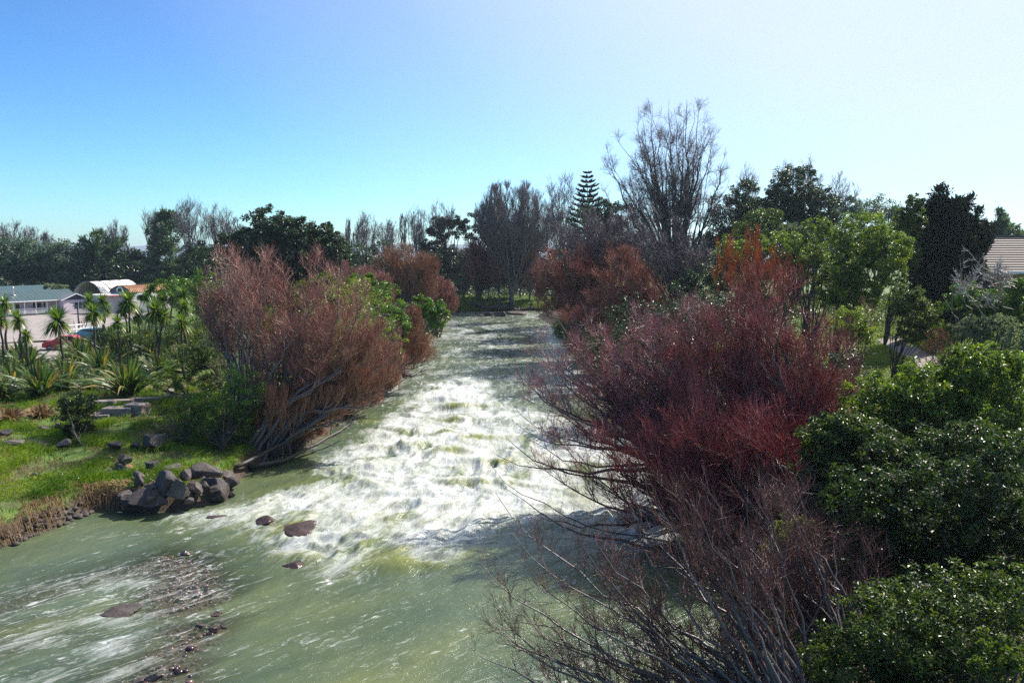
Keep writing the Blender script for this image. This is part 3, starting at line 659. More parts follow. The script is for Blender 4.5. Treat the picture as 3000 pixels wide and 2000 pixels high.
bare_tree('bare_tree', 'bare tree with twisted limbs behind the dark crown, right of the tallest tree', 'tree', 118, 2390, 760, [(2390, 525, 92, 75), (2460, 560, 62, 46), (2290, 500, 40, 50)], M_=26, trunk=.4, fork=.35, n=(7, 5, 4), ang=(36, 38, 36), Lf=(.32, .2, .14),
          twig_r=.014, bark='bark_dark', twig='twig_grey', zmin=-.1, rstem=.13, tint=(0, .5))
bare_tree('bare_tree', 'faint bare tree between the tallest tree and the dark crown', 'tree', 125, 2190, 780, [(2190, 540, 42, 60)], M_=16, trunk=.2, fork=.35, n=(6, 4, 4), twig_r=.017, zmin=0, ang=(28, 28, 26), group=FAR)
DK = 'dark evergreens on the right skyline'
leafy('dark_evergreen', 'dark evergreen below and right of the tiered pine', 'tree', 105, 1780, 850, [(1760, 620, 52, 46), (1810, 640, 50, 50), (1730, 680, 80, 70), (1830, 700, 70, 60), (1780, 760, 110, 60)], 'leaf_dark', 280, 70, .34, .3, DK, tint=(0, .8), crad=.2, zmin=-.95)
leafy('dark_evergreen', 'dark evergreen with a rounded head nearest the tallest bare tree', 'tree', 92, 2170, 850, [(2175, 580, 52, 52), (2140, 640, 74, 70), (2210, 640, 66, 60), (2150, 720, 90, 60)], 'leaf_dark', 340, 80, .26, .35, DK, tint=(0, .8), crad=.2, zmin=-.95)
leafy('dark_evergreen', 'tallest dark rounded evergreen with sky gaps, right of the tallest bare tree', 'tree', 88, 2330, 850, [(2325, 560, 78, 72), (2380, 610, 74, 66), (2280, 620, 62, 70), (2330, 680, 120, 70)], 'leaf_dark', 520, 80, .25, .4, DK, tint=(0, .8), crad=.16, lo=.55)
leafy('dark_evergreen', 'far low dome of dark foliage, left of a pair, near the right skyline', 'tree', 125, 2470, 850, [(2480, 604, 46, 30), (2470, 650, 60, 40)], 'leaf_blue', 90, 60, .3, .3, DK, tint=(0, .7), lo=.75)
leafy('dark_evergreen', 'far low dome of dark foliage, wider one, near the right skyline', 'tree', 122, 2570, 850, [(2565, 618, 66, 40), (2590, 660, 70, 50)], 'leaf_blue', 140, 60, .3, .3, DK, tint=(0, .7), lo=.75)
leafy('shrub', 'green shrub with sunlit tips below the tallest dark evergreen', 'shrub', 76, 2240, 850, [(2240, 650, 50, 42), (2190, 700, 60, 60)], 'leaf_gloss', 110, 60, .2, .1)
bare_tree('bare_thicket', 'grey brown bare thicket under the tiered pine', 'thicket', 92, 1740, 850, [(1700, 690, 110, 90), (1840, 690, 90, 90)], M_=40, trunk=0, n=(8, 6, 5), twig_r=.014, twig='twig_grey', multi=2.5, rstem=.07, tint=(0, .6), bark='bark_dark')


# ------------------------------------------------------------------ willows and bushes of the left bank
WL = 'bare willows along the left bank'
def GB(u, v):
    p_ = ground_at(u, v, .8); return p_
bare_tree('willow', 'large red twigged bare willow with a fan of many slim stems on the left bank', 'tree', 42, 0, 0, [(870, 870, 200, 180), (980, 940, 140, 180), (760, 830, 130, 140), (960, 1060, 130, 130), (860, 1100, 140, 130)], M_=50, trunk=0, n=(6, 6, 7), Lf=(.34, .2, .13),
          ang=(34, 40, 36), twig_r=.0075, twig='twig_rose', base=GB(830, 1275), multi=1.0, rstem=.10, t0s=(.42, .25, .1), lo=.7, group=WL, spread=1.2, curl=(.2, .2, .2), bark='bark_grey', soft=.06, zmin=-.5)
bare_tree('willow', 'bare red topped willow at the left end of the big fan, beside the cabbage trees', 'tree', 44, 0, 0, [(660, 850, 95, 120), (720, 790, 110, 105), (650, 980, 80, 120), (740, 930, 110, 110), (720, 1060, 100, 90)], M_=36, trunk=0, n=(6, 6, 7), Lf=(.4, .26, .16),
          ang=(34, 40, 36), twig_r=.008, twig='twig_rose', base=GB(740, 1240), multi=.9, rstem=.085, t0s=(.42, .25, .1), lo=.7, group=WL, spread=1.2, curl=(.2, .2, .2), bark='bark_grey', soft=.07, zmin=-.5, tint=(.1, 1))
bare_tree('willow', 'brown willow whose leaning trunks reach low over the rapids', 'tree', 41, 0, 0, [(1090, 1060, 110, 100), (1010, 1130, 120, 90), (1120, 1000, 80, 80), (940, 1180, 110, 90)], M_=34, trunk=0, n=(9, 7, 7), Lf=(.36, .24, .15),
          ang=(34, 36, 32), twig_r=.0075, twig='twig_brown', base=GB(770, 1338), multi=.5, rstem=.13, t0s=(.35, .2, .1), group=WL, spread=.8, curl=(.3, .3, .2), bark='bark_grey', soft=.1, zmin=-.7, lean=.3, sag=.25,
          extra=[(1210, 1120, 0), (1170, 1170, -1), (1100, 1190, -1), (1230, 1080, 0)])
bare_tree('brush', 'upright brown brushwood of dry shoots under the fan willow', 'bush', 39.5, 0, 0, [(790, 1190, 70, 110), (860, 1210, 70, 90), (700, 1240, 70, 60)], M_=24, trunk=0, n=(6, 5, 4), Lf=(.5, .3, .2), ang=(20, 22, 22),
          twig_r=.008, twig='twig_brown', base=GB(800, 1310), multi=1.3, rstem=.025, curl=(.5, .4, .3), bark='bark_grey', zmin=-.2, spread=2)
for lab, Y_, ub, lo_, mt, sz, nn in [
    ('yellow green creeper bush glowing behind the stems of the fan willow', 46, 930, [(960, 860, 110, 70), (880, 960, 120, 100), (960, 1000, 100, 110), (1030, 920, 80, 90)], 'leaf_lime', .11, 170),
    ('low bright green bush at the foot of the fan willow stems', 42, 900, [(900, 1140, 80, 80), (960, 1190, 60, 60), (850, 1100, 70, 80)], 'leaf_lime', .10, 110),
    ('dark leafy bush behind the left end of the fan willow', 49, 690, [(660, 930, 90, 90), (720, 1000, 110, 110), (610, 880, 60, 60)], 'leaf_gloss', .13, 150),
    ('dark bush at the left foot of the fan willow above the grass', 50, 610, [(600, 1080, 50, 50), (640, 1120, 50, 50), (570, 1040, 50, 50)], 'leaf_gloss', .12, 120),
    ('olive bush between the flax and the concrete kerb blocks', 49, 490, [(480, 1120, 50, 26), (530, 1110, 40, 30)], 'leaf_lime', .1, 50),
    ('broad green bush right of the rust roofed shed', 70, 520, [(500, 850, 70, 36), (560, 865, 60, 50), (610, 850, 50, 60), (450, 870, 40, 24)], 'leaf_green', .2, 120),
    ('bright green bush by the water, rightmost on the left bank', 70, 1270, [(1262, 908, 42, 34), (1288, 940, 32, 34), (1230, 895, 30, 26)], 'leaf_green', .2, 80),
    ('vivid green creeper patch above the brown bankside willow', 58, 1130, [(1110, 850, 44, 34), (1150, 890, 36, 50), (1165, 950, 40, 50), (1060, 825, 40, 24)], 'leaf_green', .15, 90),
    ('olive bush between the brown willow and the fan willow', 52, 1080, [(1080, 930, 80, 90), (1040, 870, 70, 60), (1130, 1010, 60, 60)], 'leaf_lime', .13, 90),
    ('dark bush in the hollow behind the tan willow', 96, 1110, [(1060, 790, 70, 40), (1140, 800, 60, 50)], 'leaf_dark', .3, 60)]:
    leafy('bush', lab, 'bush', Y_, ub, 0, lo_, mt, nn, 70, sz, .06, crad=.24, limbs=10)
leafy('feathery_shrub', 'feathery dark green shrub left of the leaning willow trunks', 'shrub', 38.6, 0, 0, [(650, 1180, 80, 90), (600, 1240, 70, 60), (700, 1140, 70, 70), (690, 1250, 60, 60)], 'leaf_green', 230, 90, .10, .03, crad=.2, limbs=26, base=GB(650, 1325), tint=(0, .6), aspect=.3, twigs=9, zmin=-.9)
leafy('feathery_shrub', 'sparse wiry shrub in the grass right of the concrete blocks', 'shrub', 40, 0, 0, [(520, 1190, 60, 40), (570, 1180, 60, 50), (500, 1240, 60, 50)], 'leaf_gloss', 90, 60, .08, .03, crad=.26, limbs=22, base=GB(545, 1300), tint=(.2, .8), aspect=.35, twigs=12, zmin=-.9)
leafy('round_shrub', 'dense dark small leaved shrub standing alone on the grassy bank', 'shrub', 39, 0, 0, [(225, 1190, 52, 45), (218, 1235, 50, 50), (240, 1270, 40, 40)], 'leaf_gloss', 130, 100, .085, .05, crad=.24, limbs=12, base=GB(235, 1305), tint=(0, .45))
for lab, v_, u_, r_ in [('brown brush drooping to the rapids at the foot of the olive bush', 1130, 1110, 60), ('brown brush at the waterline right of the leaning trunks', 1190, 1050, 70), ('low twiggy brush under the leaning trunks', 1290, 880, 70)]:
    pb = ground_at(u_ - 30, v_, .5); bare_tree('brush', lab, 'bush', pb[1] - .5, 0, 0, [(u_ - 10, v_ - 40, r_ * 1.2, r_ * .75), (u_ + 40, v_ - 15, r_ * .6, r_ * .5)], M_=36, trunk=0, n=(7, 6, 5), twig_r=.008, twig='twig_brown', base=pb, multi=1.0, rstem=.03, ang=(32, 34, 30), zmin=-.5)
for lab, Y_, ub, lo_, M2, tw in [
    ('tan domed willow beyond the fan willow, lit from the right', 92, 1190, [(1185, 780, 110, 72), (1240, 830, 70, 70), (1110, 820, 80, 60)], 50, 'twig_brown'),
    ('rose brown willow low behind the right shoulder of the fan willow', 74, 1080, [(1060, 820, 90, 50), (1120, 850, 70, 60), (1000, 800, 50, 40)], 40, 'twig_rose'),
    ('brown willow dipping to the water below the bright creeper', 60, 1200, [(1210, 985, 62, 70), (1190, 930, 50, 60), (1240, 1035, 44, 40)], 40, 'twig_brown'),
    ('brown grey willow overhanging the far end of the left bank', 100, 1290, [(1285, 855, 55, 52), (1310, 890, 40, 30)], 32, 'twig_rose'),
    ('small brown willow just upstream of the leaning trunks', 50, 1150, [(1150, 1040, 60, 50), (1120, 980, 60, 60)], 26, 'twig_rose')]:
    bare_tree('willow', lab, 'tree', Y_, ub, 0, lo_, M_=M2, trunk=0, n=(8, 7, 7), Lf=(.4, .26, .17), ang=(32, 34, 30), twig_r=.00016 * Y_, twig=tw, multi=.02 * Y_, rstem=.07, group=WL, curl=(.3, .25, .2), zmin=-.5, soft=.06, tint=(.15, 1))

# far bank: thin stemmed willows on grass, dark evergreens behind
for i, (u, v, ru, rv, vb, lab) in enumerate([(1360, 800, 34, 100, 880, 'slim bare willow at the left end of the far bank grove'), (1395, 775, 36, 105, 880, 'slim bare willow second from the left in the far bank grove'), (1432, 790, 34, 95, 880, 'slim bare willow third from the left in the far bank grove'),
                                             (1462, 770, 36, 105, 880, 'slim bare willow in the middle of the far bank grove'), (1494, 765, 36, 108, 880, 'tallest slim bare willow of the far bank grove'), (1524, 780, 34, 100, 880, 'slim bare willow third from the right in the far bank grove'),
                                             (1552, 795, 34, 90, 880, 'slim bare willow second from the right in the far bank grove'), (1580, 810, 32, 80, 880, 'slim bare willow at the right end of the far bank grove')]):
    bare_tree('grove_willow', lab, 'tree', 152 + (i % 3) * 3, u, vb, [(u, v, ru, rv * .8)], M_=26, trunk=.16, fork=.22, n=(8, 6, 5), ang=(24, 28, 26), Lf=(.45, .3, .2), twig_r=.02, twig=('twig_rose', 'twig_purple')[i % 2], group='slim willows on the far bank', zmin=-.7, tint=(0, .8), curl=(.3, .25, .2))
leafy('dark_evergreen', 'dark evergreen filling the gully left of the far bank grove', 'tree', 140, 1300, 0, [(1285, 770, 46, 50), (1320, 830, 40, 60), (1330, 780, 30, 60)], 'leaf_dark', 110, 60, .4, .3, tint=(0, .6))
for lab, u in [('dark evergreen backdrop tree behind the left half of the grove', 1400), ('dark evergreen backdrop tree behind the right half of the grove', 1500), ('dark evergreen backdrop tree between the grove and the red willows', 1610), ('dark evergreen backdrop tree left of the grove gully', 1200)]:
    leafy('dark_evergreen', lab, 'tree', 178, u, 0, [(u, 770, 80, 60), (u, 830, 90, 50)], 'leaf_dark', 110, 60, .5, .3, 'dark evergreens behind the grove', tint=(0, .6))
# a belt of scrub that closes the horizon
for lab, u, v, ru, rv, Y_ in [('dark scrub at the horizon behind the white tunnel house', 420, 830, 160, 50, 165), ('dark scrub below the domed evergreen', 700, 820, 120, 70, 105), ('dark scrub left of the skyline poplars', 1030, 790, 70, 40, 180), ('dark scrub low behind the red willow crowns', 1790, 760, 160, 60, 112),
                              ('dark scrub beneath the dark evergreens on the right', 2060, 740, 150, 70, 98), ('dark scrub beneath the bare twisted tree on the right', 2440, 730, 140, 60, 100), ('dark scrub behind the black conifer', 2700, 700, 130, 60, 96), ('dark scrub behind the tiled house', 2960, 720, 90, 50, 98),
                              ('dark scrub between the rusty willow and the orange shoots', 2080, 780, 80, 50, 74), ('dark scrub behind the bare tree leaning left', 1960, 780, 90, 50, 90),
                              ('dark scrub low behind the orange shoots', 2250, 775, 90, 56, 97), ('dark scrub in the gap between the two blue green conifers', 415, 790, 60, 62, 172), ('dark scrub in the gap right of the tall blue green conifer', 590, 770, 60, 60, 150),
                              ('dark scrub at the left edge below the hedge', 40, 850, 110, 34, 160)]:
    leafy('scrub', lab, 'scrub', Y_, u, 0, [(u, v, ru, rv), (u - ru * .5, v + 20, ru * .6, rv), (u + ru * .5, v + 15, ru * .6, rv)], 'leaf_dark', 150, 55, .0035 * Y_, .1, 'scrub that closes the view', tint=(0, .7), crad=.2)

# ------------------------------------------------------------------ willows and bushes of the right bank
WR = 'bare willows along the right bank'
bare_tree('willow', 'rusty red willow crown farthest upstream on the right bank', 'tree', 88, 1800, 0, [(1650, 800, 95, 92), (1740, 770, 110, 80), (1620, 880, 70, 60), (1700, 880, 110, 70)], M_=60, trunk=0, n=(10, 8, 8), Lf=(.26, .18, .12), ang=(36, 40, 36),
          twig_r=.013, twig='twig_red', multi=1.6, rstem=.08, group=WR, curl=(.3, .25, .2), zmin=-.5, soft=.06, bark='bark_dark', tint=(.3, 1))
bare_tree('willow', 'rusty orange willow between the upstream red one and the purple one', 'tree', 70, 1950, 0, [(1840, 800, 110, 90), (1900, 860, 120, 90), (1780, 900, 110, 70), (1660, 930, 70, 40)], M_=60, trunk=0, n=(10, 8, 8), Lf=(.26, .18, .12), ang=(36, 40, 36),
          twig_r=.011, twig='twig_red', multi=1.6, rstem=.08, group=WR, curl=(.3, .25, .2), zmin=-.5, soft=.06, bark='bark_dark', tint=(.5, 1))
bare_tree('bare_tree', 'dark bare tree leaning left above the rusty willows', 'tree', 66, 2020, 0, [(1930, 690, 110, 90), (2000, 760, 100, 80), (1880, 640, 70, 60)], M_=26, trunk=.16, fork=.3, n=(8, 6, 5), Lf=(.36, .22, .14), twig_r=.011, twig='twig_grey', bark='bark_dark', zmin=-.4, tint=(0, .4))
bare_tree('willow', 'bright orange willow shoots sticking up above the right bank bushes', 'tree', 56, 2180, 0, [(2130, 720, 70, 40), (2205, 705, 36, 50), (2250, 770, 90, 60), (2320, 810, 70, 70), (2180, 800, 110, 60)], M_=44, trunk=0, n=(7, 5, 5), Lf=(.4, .26, .2), ang=(20, 22, 22),  # orange shoots, widened to paint the orange-lit twigs around them
          twig_r=.008, twig='twig_orange', multi=1.2, rstem=.05, group=WR, curl=(.7, .6, .5), zmin=-.3, soft=.1, bark='bark_dark', extra=[(2215, 612, 0), (2195, 630, 0), (2285, 640, 0), (2150, 645, 0)])
bq1 = ground_at(2100, 1450, 1.0); bq2 = ground_at(2330, 1470, 1.5); bq3 = ground_at(2050, 1400, 1)
bare_tree('willow', 'big purple red willow in the middle, spreading left over the river', 'tree', 31, 0, 0, [(1870, 990, 180, 150), (1740, 1060, 170, 120), (1610, 1110, 110, 110), (1620, 1000, 90, 60), (1980, 940, 160, 150), (1690, 1190, 130, 130), (1850, 1180, 200, 150)], M_=58, trunk=0, n=(10, 7, 6),
          Lf=(.34, .2, .12), ang=(40, 44, 40), twig_r=.0058, twig='twig_purple', base=bq1, multi=.7, rstem=.15, t0s=(.14, .1, .08), lo=.4, group=WR, curl=(.2, .2, .16), zmin=-.6, soft=.08, bark='bark_grey', tint=(.1, .9), sides=7,
          extra=[(1500, 1060, 0), (1480, 1130, 0), (1530, 1010, 1), (1500, 1230, -1), (1450, 1330, -2), (1560, 1290, -1), (1560, 950, 1), (1620, 900, 1), (1500, 1180, 0), (1540, 1120, -1), (1700, 880, 1), (1480, 1280, -1)])
bare_tree('willow', 'big dark red willow with a dense dome, right of the purple one', 'tree', 30, 0, 0, [(2250, 880, 190, 150), (2150, 950, 180, 150), (2390, 1010, 150, 170), (2300, 1160, 210, 170), (2060, 1100, 190, 180), (2420, 1200, 130, 120)], M_=70, trunk=0, n=(10, 7, 6),
          Lf=(.32, .2, .12), ang=(38, 42, 38), twig_r=.006, twig='twig_maroon', base=bq2, multi=.9, rstem=.10, t0s=(.12, .1, .08), lo=.35, group=WR, curl=(.2, .2, .18), zmin=-.5, soft=.07, bark='bark_dark', tint=(.0, .8), sides=7,
          extra=[(2560, 1060, 0), (2580, 1120, 0), (2540, 1180, 0)])
bare_tree('willow', 'dark red low willow below the purple one, over the whitewater', 'tree', 27, 0, 0, [(1880, 1310, 250, 160), (2100, 1270, 240, 190), (1680, 1330, 150, 120), (2290, 1290, 190, 180), (1980, 1430, 270, 130), (2330, 1420, 150, 120)], M_=64, trunk=0, n=(10, 7, 6),
          Lf=(.32, .2, .13), ang=(38, 42, 38), twig_r=.0052, twig='twig_maroon', base=ground_at(2200, 1640, .8), multi=1.0, rstem=.10, t0s=(.15, .1, .08), lo=.3, group=WR, curl=(.22, .2, .16), zmin=-.6, soft=.1, bark='bark_dark', tint=(0, .7),
          extra=[(1480, 1430, 0), (1430, 1350, 1), (1560, 1500, 0)])
bare_tree('willow', 'nearest bare willow spreading wide across the bottom of the view', 'tree', 17, 0, 0, [(1640, 1700, 250, 210), (1950, 1600, 280, 180), (1560, 1850, 170, 130), (1850, 1850, 270, 170), (2200, 1580, 240, 200), (2080, 1820, 240, 180), (1850, 1490, 230, 120), (2150, 1450, 220, 130)], M_=46, trunk=0, n=(9, 6, 4),
          Lf=(.34, .22, .15), ang=(36, 38, 34), twig_r=.0036, twig='twig_near', base=(4.6, 14.6, 0), multi=.35, rstem=.075, t0s=(.12, .1, .08), lo=.4, group=WR, curl=(.16, .16, .12), zmin=-.9, soft=.1, bark='bark_grey', tint=(.0, .6), sides=8,
          extra=[(1380, 1760, 0), (1360, 1880, 0), (1400, 1640, 0), (1450, 1440, 1), (1420, 1960, -.5), (1500, 1560, 0), (1520, 1640, 0), (1440, 1820, 0)])
bare_tree('willow', 'pale twigged willow in front of the glossy bushes, right of the nearest one', 'tree', 19, 0, 0, [(2360, 1500, 220, 170), (2480, 1620, 170, 170), (2280, 1700, 220, 170)], M_=26, trunk=0, n=(8, 6, 5),
          Lf=(.34, .22, .15), ang=(38, 40, 36), twig_r=.0042, twig='twig_near', t0s=(.12, .1, .08), lo=.4, base=(8.0, 17.0, 0), multi=.4, rstem=.06, group=WR, curl=(.12, .12, .1), zmin=-.6, soft=.1, bark='bark_grey', tint=(.0, .6), sides=7)

for nm_, lab, Y_, ub, lo_, mt, sz, nn, per, tn_ in [
    ('evergreen_shrub', 'glossy bush below the path with sunlit rounded top, in front of the grass', 27, 2700, [(2600, 1180, 120, 80), (2740, 1130, 150, 80), (2890, 1080, 130, 70), (2680, 1260, 180, 120), (2880, 1220, 160, 140)], 'leaf_lime', .15, 330, 100, (0, .8)),
    ('evergreen_shrub', 'dark glossy bush left of the sunlit one, touching the dark red willow', 25, 2480, [(2460, 1290, 110, 80), (2420, 1380, 90, 100), (2540, 1350, 120, 110)], 'leaf_gloss', .14, 220, 90, (0, .9)),
    ('evergreen_shrub', 'large shadowed glossy bush at the right edge, middle height', 20, 2850, [(2760, 1500, 190, 160), (2930, 1420, 140, 160), (2900, 1620, 170, 150), (2620, 1580, 150, 150), (2540, 1480, 120, 110), (2700, 1700, 180, 120)], 'leaf_gloss', .125, 360, 90, (0, .62)),  # low tint range puts the shade on this bush into its colour
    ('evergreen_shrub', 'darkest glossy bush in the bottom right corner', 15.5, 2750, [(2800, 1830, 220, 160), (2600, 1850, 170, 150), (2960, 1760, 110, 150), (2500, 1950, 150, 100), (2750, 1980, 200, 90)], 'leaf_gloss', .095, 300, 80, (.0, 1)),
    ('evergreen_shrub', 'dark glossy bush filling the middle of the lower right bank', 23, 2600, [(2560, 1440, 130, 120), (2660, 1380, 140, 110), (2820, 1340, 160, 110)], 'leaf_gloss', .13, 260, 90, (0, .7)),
    ('evergreen_shrub', 'dark leafy bush on the bank right behind the green patch between the nearest willows', 24, 2420, [(2400, 1500, 110, 110), (2460, 1600, 110, 110)], 'leaf_dark', .10, 170, 90, (0, .8)),
    ('evergreen_shrub', 'pale tipped bush cut by the right edge beside the path bushes', 34, 2990, [(2985, 1000, 60, 50), (2950, 1040, 50, 40), (3060, 990, 70, 60)], 'leaf_silver', .09, 90, 110, (0, .7)),
    ('evergreen_shrub', 'small bright leaved sprig in the bottom right corner, nearest plant', 11.5, 2925, [(2925, 1900, 50, 40), (2890, 1950, 40, 40), (2960, 1960, 50, 50)], 'leaf_gloss', .07, 40, 50, (.3, 1)),
    ('evergreen_shrub', 'yellow green weedy bush glimpsed between the two nearest willows', 22, 2330, [(2330, 1560, 60, 60), (2290, 1610, 60, 50)], 'leaf_lime', .07, 60, 70, (.3, 1)),
    ('evergreen_shrub', 'dark leaved bush added for the shade beneath the dark red willow', 36, 2300, [(2250, 1130, 170, 130), (2400, 1120, 150, 120), (2120, 1190, 130, 110)], 'leaf_dark', .12, 170, 70, (0, .8)),  # dark leaves stand in for the willow's shaded interior
    ('evergreen_shrub', 'dark undergrowth bush along the bank behind the purple willow', 48, 1900, [(1900, 960, 140, 90), (1800, 1010, 120, 70), (2050, 930, 140, 100)], 'leaf_dark', .16, 150, 60, (0, .8)),
    ('evergreen_shrub', 'low dark bush on the bank behind the bottom willows', 21, 2450, [(2400, 1720, 130, 130), (2300, 1850, 130, 110), (2520, 1700, 120, 130)], 'leaf_dark', .07, 170, 90, (0, .9)),
    ('glossy_tree', 'tall light green glossy tree with rounded double crown on the right', 52, 2490, [(2530, 690, 80, 72), (2600, 735, 68, 66), (2480, 770, 70, 70), (2550, 800, 90, 80), (2500, 860, 80, 60)], 'leaf_lime', .15, 300, 120, (0, .9)),
    ('glossy_tree', 'dark glossy tree between the orange willow and the light green tree', 56, 2420, [(2400, 790, 64, 60), (2440, 850, 60, 70), (2360, 740, 60, 50)], 'leaf_gloss', .14, 160, 90, (.1, 1)),
    ('shrub', 'dark green shrub under the orange shoots, seen past the purple willow', 62, 2090, [(2080, 820, 80, 44), (2150, 840, 80, 40), (2020, 850, 60, 40)], 'leaf_dark', .2, 90, 80, (0, .9)),
    ('shrub', 'lime tinged shrub behind the bright orange shoots', 60, 2290, [(2290, 715, 66, 36), (2360, 745, 60, 40), (2150, 740, 60, 40)], 'leaf_lime', .15, 120, 80, (0, .9)),
    ('shrub', 'grey green dome shaped shrub above the orange willow', 68, 2330, [(2330, 680, 50, 28), (2290, 700, 40, 24)], 'leaf_silver', .15, 60, 80, (0, .5)),
    ('shrub', 'olive shrub with gold tips right of the grey green dome', 66, 2400, [(2400, 655, 44, 28), (2410, 700, 50, 40)], 'leaf_lime', .15, 60, 80, (0, .8)),
    ('shrub', 'glossy round shrub above the footpath', 47, 2680, [(2690, 920, 66, 50), (2650, 880, 50, 50), (2680, 980, 60, 40)], 'leaf_gloss', .12, 150, 110, (.2, 1)),
    ('shrub', 'broad green bush behind the bare arching tree', 44, 2850, [(2830, 880, 60, 50), (2900, 900, 70, 50), (2960, 880, 60, 50)], 'leaf_green', .14, 120, 90, (0, .9)),
    ('shrub', 'silvery bush at the foot of the bare arching tree', 40, 2860, [(2850, 960, 60, 40), (2920, 970, 60, 50)], 'leaf_silver', .11, 90, 90, (0, .7)),
    ('shrub', 'green bush below the tiled house at the right edge', 42, 2980, [(2985, 930, 60, 60), (3000, 860, 50, 50)], 'leaf_green', .13, 100, 80, (0, .7)),
    ('shrub', 'dark green shrub joining the light green tree to the black conifer', 58, 2650, [(2660, 660, 44, 50), (2650, 740, 40, 60), (2680, 600, 24, 30)], 'leaf_gloss', .18, 120, 80, (.1, 1)),
    ('shrub', 'weedy yellow green bush left of the footpath grass', 44, 2560, [(2520, 980, 50, 36), (2490, 940, 60, 46)], 'leaf_lime', .11, 60, 80, (.2, 1))]:
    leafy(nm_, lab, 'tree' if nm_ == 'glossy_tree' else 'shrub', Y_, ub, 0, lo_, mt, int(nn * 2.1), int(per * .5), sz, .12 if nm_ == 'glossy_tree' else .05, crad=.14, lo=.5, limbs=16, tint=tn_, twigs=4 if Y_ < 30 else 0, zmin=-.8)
conifer('conifer', 'near black dense conifer with several ragged leaders on the right', 60, 2780, 0, [(2775, 585, 28, 58), (2758, 640, 50, 56), (2842, 618, 26, 46), (2800, 690, 88, 66), (2712, 612, 16, 34), (2872, 690, 34, 46), (2770, 780, 112, 80), (2800, 860, 118, 70), (2700, 720, 34, 50)], 'leaf_conifer', 330, .9, .42, per=70, spiky=.8, L2=.4, trunk=.4, wspray=.8)
conifer('conifer', 'small green conifer between the black conifer and the right edge', 95, 2930, 0, [(2928, 640, 20, 34), (2950, 690, 50, 40), (2910, 700, 40, 40)], 'leaf_blue', 70, .6, .5, per=40)
bare_tree('bare_tree', 'pale bare arching fruit tree in front of the tiled house', 'tree', 38, 0, 0, [(2860, 800, 130, 80), (2960, 840, 90, 80), (2800, 860, 70, 60)], M_=18, trunk=.16, fork=.45, n=(8, 7, 5), Lf=(.34, .22, .14), ang=(42, 42, 38), twig_r=.014, twig='twig_pale', bark='bark_pale',
          base=ground_at(2950, 1000, 4), curl=(.02, .05, .08), zmin=-.4, tint=(.3, 1))
bare_tree('brush', 'tawny bare brush with a few yellow leaves beside the footpath', 'bush', 41, 0, 0, [(2760, 1010, 60, 60), (2720, 1040, 50, 50)], M_=30, trunk=0, n=(7, 5, 4), twig_r=.008, twig='twig_brown', base=ground_at(2760, 1080, 4), multi=.5, rstem=.02, ang=(28, 30, 28))
bare_tree('brush', 'tawny bare brush between the dark red willow and the weedy bush', 'bush', 44, 0, 0, [(2460, 960, 70, 70), (2540, 930, 60, 60)], M_=30, trunk=0, n=(7, 5, 4), twig_r=.008, twig='twig_brown', base=ground_at(2480, 1080, 4), multi=.7, rstem=.02, ang=(28, 30, 28))

# ------------------------------------------------------------------ cabbage trees and flax
def cabbage_tree(lab, Y, heads, base_u, vb=None):
    rng = RNG(); x = at(base_u, 900, Y)[0]; b_ = np.array((x, Y, 0.)); b_[2] = tz1(x, Y) - .1
    t = thing('cabbage_tree', lab, 'tree', b_, 0, 'cabbage trees on the left bank'); tr = Bag(); cr = Bag(); dd_ = Bag()
    for (u, v, r_) in heads:
        c = at(u, v, Y) - b_; s_ = pxm(v, Y); rad = r_ * s_ * 1.22
        P, Rd = stems_to(rng, np.zeros((1, 3)), c[None], np.array([c[2] * .3]), np.array([.05]), 10, np.array([.09]), .055, wig=.02); tr.tube(P, Rd, 7, .5)
        N = 230; d = rdir(rng, N * 2); d = d[d[:, 2] > -.62][:N]; N = len(d); tt = np.linspace(0, 1, 5)[None, :, None]
        L = rad * (.8 + .35 * rng.random(N))[:, None, None]
        Pp = c + d[:, None] * L * tt; Pp[:, :, 2] -= (L[:, :, 0] * tt[:, :, 0] ** 2) * (.12 + .34 * rng.random((N, 1))) * (1.1 - d[:, 2:3] * .7)
        wd = .065 * rad / .8 * np.array([.7, 1, .95, .6, .08])[None] * (.8 + .4 * rng.random((N, 1)))
        V, Q = ribbons(Pp, wd); tn = .15 + .5 * rng.random(N) + .15 * (d[:, 2] < -.1) ; cr.add(V, Q, np.repeat(np.clip(tn, 0, 1), 10))
        N = 70; an = rng.random(N) * 6.28; d = np.stack([np.cos(an), np.sin(an), -1.3 - rng.random(N)], 1); d = unit(d); L = rad * (.6 + .5 * rng.random(N))[:, None, None]
        Pp = c - np.array((0, 0, .1 * rad)) + d[:, None] * L * tt; V, Q = ribbons(Pp, .05 * np.array([.6, 1, .9, .6, .1])[None] * np.ones((N, 1))); dd_.add(V, Q, np.repeat(rng.random(N), 10))
    tr.build('trunk', M['bark_dark'], t); cr.build('crown', M['cabbage'], t, smooth=False); dd_.build('dead_leaf_skirt', M['dead_leaf'], t, smooth=False)
